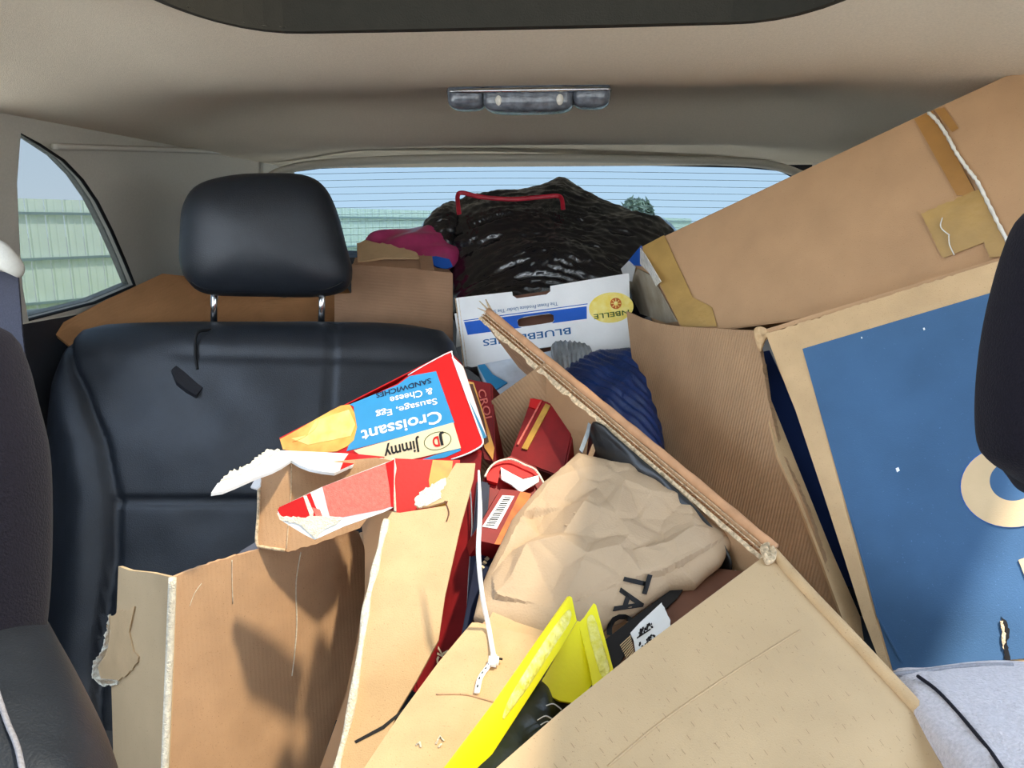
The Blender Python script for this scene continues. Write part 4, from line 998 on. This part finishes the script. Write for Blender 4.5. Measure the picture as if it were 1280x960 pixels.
panel('torn_paper_patch', c3, [(168,758,1),(158,764,1),(150,762,1),(144,768,1),(136,770,1),(133,790,1),(128,812,1),(118,826,1),(116,846,1),(128,856,1),(142,854,1),(158,844,1),(170,830,1),(173,821,1),(166,812),(161,790),(165,772)], .0012, M['kraft4'], tc_, amp=1.2, step=3)
panel('torn_fringe', c3, [(136,768,1),(132,790,1),(127,812,1),(116,828,1),(115,848,1),(128,858,1),(146,856,1),(146,850),(126,848),(122,834),(134,815),(138,790)], .002, M['pulp'], tc_, amp=1.6, step=2.5)
tube('paper_tear', bez([c1.off(.0006).hit(*q) for q in [(376,690),(370,730),(371,780),(368,820),(365,845)]], 6), .0007, M['pulp'], tc_, seg=4)
tube('paper_tear', bez([c1.off(.0006).hit(*q) for q in [(290,700),(290,720),(291,755)]], 4), .0004, M['pulp'], tc_, seg=4)
tube('paper_tear', bez([c1.off(.0006).hit(*q) for q in [(252,729),(243,742),(237,758)]], 4), .0004, M['pulp'], tc_, seg=4)
c4 = PX((450,665,.765),(470,640,.76),(452,790,.70))
panel('inner_wall', c4, [(452,655),(470,636),(498,640),(490,720),(480,800),(460,900),(440,1040),(370,1040),(400,960),(432,870),(446,800),(456,740),(456,690)], .004, M['kraft2'], tc_)
# bent kraft tube with the red liner
c5 = PX((325,597,.73),(440,580,.75),(357,689,.705))
panel('bent_flap', c5, [(325,600),(332,590),(364,574),(400,578),(470,572),(492,576),(480,620),(450,660),(426,669,1),(400,678,1),(360,690),(356,688),(330,684),(321,681),(322,640)], .004, M['kraft'], tc_, amp=1)
tube('flap_rim', bez([c5.off(.001).hit(*q) for q in [(324,600),(323,640),(321,678),(330,684),(356,688)]], 5), .0016, M['kedge'], tc_, seg=6)
tube('paper_tear', bez([c5.off(.0008).hit(*q) for q in [(364,578),(364,610),(361,650),(358,686)]], 5), .0006, M['kedge'], tc_, seg=4)
c6 = PX((345,642,.655),(488,580,.69),(393,674,.65))
panel('red_flap', c6, [(347,638),(349,634),(404,608),(488,576),(494,574),(493,600),(492,634),(480,640),(430,658),(393.4,674.7),(380,668),(349,649)], .0025, M['white'], tc_)
decal('flap_red_print', c6, [(347,638),(349,634),(388,616),(394,632),(402,647.5),(390,648),(352,646)], M['red'], tc_, .0005, amp=.6)
decal('flap_red_print', c6, [(390,634),(400,637),(404,648,1),(396,648)], M['pink'], tc_, .0008)
decal('flap_red_print', c6, [(403,608.5),(482,579),(487,610),(489,633),(478,637),(428,646.5,1),(412,645)], M['pink'], tc_, .0005, amp=.6)  # right-hand area of the print in the paler red
decal('red_print_edge', c6, [(482,579),(493,574),(492,634),(489,634),(487,610)], M['red'], tc_, .0008)
decal('white_streak', c6, [(379,620),(383,619),(392,640),(391,647),(388,647)], M['pulp'], tc_, .0009)
decal('torn_pulp', c6, [(346,641),(352,645,1),(376,647,1),(392,645,1),(410,646,1),(428,648),(420,655,1),(405,662,1),(394,673),(384,664,1),(374,655,1),(350,650)], M['pulp'], tc_, .0011, amp=1.1, step=3)
# white torn top piece
c7 = PX((264,616,.635),(436,566,.78),(418,591,.72))
panel('torn_top_flap', c7, [(264,616),(272,604,1),(284,594,1),(300,588,1),(312,583,1),(324,574),(338,565),(352,563),(400,565),(436,567),(482,571),(470,575,1),(452,577,1),(434,584),(418,591),(402,589),(387,586),(374,581),(364,575),(352,583),(340,589),(318,597),(293,608),(278,614)], .003, M['white'], tc_, amp=1.6, step=3)
panel('torn_fringe', c7.off(.0012), [(276,600,1),(286,591,1),(312,580,1),(334,561,1),(350,562),(342,567),(316,586),(290,597)], .002, M['pulp'], tc_, amp=2.2, step=2.5)
decal('red_print_edge', c7, [(436,566.5),(482,571),(452,575),(425,587),(430,575)], M['red'], tc_, .0006)
panel('white_tab', PX((314,610,.70),(324,597,.71),(324,608,.70)), [(313,609),(319,598),(326,598),(325,607),(320,611)], .002, M['white'], tc_)
# red inner face and bare kraft strip
c8 = PX((494,574,.715),(570,575,.73),(494,641,.68))
panel('red_inner_face', c8, [(494,573),(520,574),(575,575),(572,640),(494,641),(490,610)], .003, M['red'], tc_)
decal('gold_print', c8, [(541,575),(566,576),(563,606),(556,634),(540,633),(536,600)], M['gold'], tc_, .0006)
tube('worn_edge', bez([c8.off(.003).hit(*q) for q in [(491,573),(494,585),(492,600),(493,620),(494,640)]], 5), .0012, M['pulp'], tc_, seg=6)
c9 = PX((590,580,.705),(490,640,.665),(440,960,.50))
strip = [(490,640),(500,641),(558,632),(560,626),(535,633),(521,634),(518,624),(527,615),(546,605),(560,596),(566,585),(570,579),(594,579),(592,597),(587,616),(575,660),(565,705),(556,745),(548,800),(520,852),(497,890),(470,960),(455,1050),(400,1050),(420,960),(436,890),(450,800),(457,752),(466,715),(474,680),(480,655)]
panel('bare_strip', c9, strip, .003, M['kraft4'], tc_)
panel('torn_pulp', c9.off(.001), [(518,630,1),(519,622,1),(530,612,1),(545,603,1),(557,597),(558,604,1),(550,614,1),(552,622),(535,631,1),(524,634)], .0025, M['pulp'], tc_, amp=1.5, step=2.5)
tube('strip_edge', bez([c9.off(.0005).hit(*q) for q in [(483,650),(476,680),(468,715),(459,752),(452,800),(438,890),(421,960),(408,1030)]], 6), [.0029+.0007*math.sin(i*.7) for i in range(43)], M['pulp'], tc_, seg=8)
panel('cut_slit', c9.off(.0006), [(443,926),(478,907),(509,882),(508,886),(480,911),(445,929)], .001, M['black'], tc_)
tube('paper_tear', bez([c9.off(.0006).hit(*q) for q in [(556,626),(561,640),(558,652)]], 4), .0006, M['brownc'], tc_, seg=4)
# back walls of the case
quad('back_wall', P(330,700,.86), P(470,660,.86), P(470,900,.74), P(330,900,.74), .004, M['kraft2'], tc_)
o = panel('seat_belt_buckle', PX((293,698,.80),(325,676,.80),(330,695,.79)), [(290,700),(302,688),(322,676),(345,684),(345,700)], .02, mat('grey plastic', (110,110,118), .5)); tag(o, 'grey plastic piece peeking over the torn case front', 'plastic piece')

# ------------------------------------------------------------------ sub-parts
def kids(t, n): return [o for o in bpy.data.objects if o.parent == t and o.name.split('.')[0] == n]
def sub(t, child_names, parent_name, inst=0):
    ps = kids(t, parent_name)
    if not ps: return
    for cn in child_names:
        for c in kids(t, cn): c.parent = ps[inst]; c.matrix_parent_inverse = Matrix.Identity(4)
sub(seat, ['headrest_seam', 'headrest_post', 'post_collar'], 'headrest')
for q in kids(kids(seat, 'headrest')[0], 'x'): pass
sub(tb_, ['sun_center', 'sun_ray'], 'sun_logo'); sub(tb_, ['blue_stripe', 'thin_stripe', 'logo_ground'], 'front_panel')
sub(bc_t, ['barcode_bar'], 'label'); sub(lb_t, ['barcode_bar', 'printed_mark', 'printed_line'], 'label')
sub(ca, ['logo_ring', 'logo_letter'], 'beige_banner'); sub(ca, ['egg_picture', 'pastry_line'], 'croissant_picture'); sub(ca, ['blue_field', 'blue_band'], 'front_face')
sub(nb, ['blue_print', 'side_crease', 'torn_hole', 'torn_fluff', 'chip'], 'front_panel'); sub(lb, ['tape', 'tape_ridge', 'tape_wrinkle'], 'box_body')
sub(ob, ['score_marks', 'folded_rim'], 'front_flap'); sub(ob, ['cut_edge_liner', 'cut_edge_medium', 'crushed_edge', 'torn_liner', 'split_tip'], 'outer_flap'); sub(ob, ['paper_nick'], 'tie_flap')
sub(tc_, ['flap_red_print', 'red_print_edge', 'white_streak'], 'red_flap'); sub(tc_, ['cut_slit', 'strip_edge'], 'bare_strip')
sub(ct, ['tie_slot'], 'tie_tail'); sub(yl, ['glue_strip'], 'front_fold'); sub(s1, ['seam'], 'headrest'); sub(s2, ['headrest_mount'], 'headrest'); sub(s2, ['seam', 'piping'], 'backrest')
for t, n in ((tb_, 'lettering'), (ca, 'lettering'), (bag, 'lettering')):
    for c in kids(t, n): c['label'] = 'printed lettering'
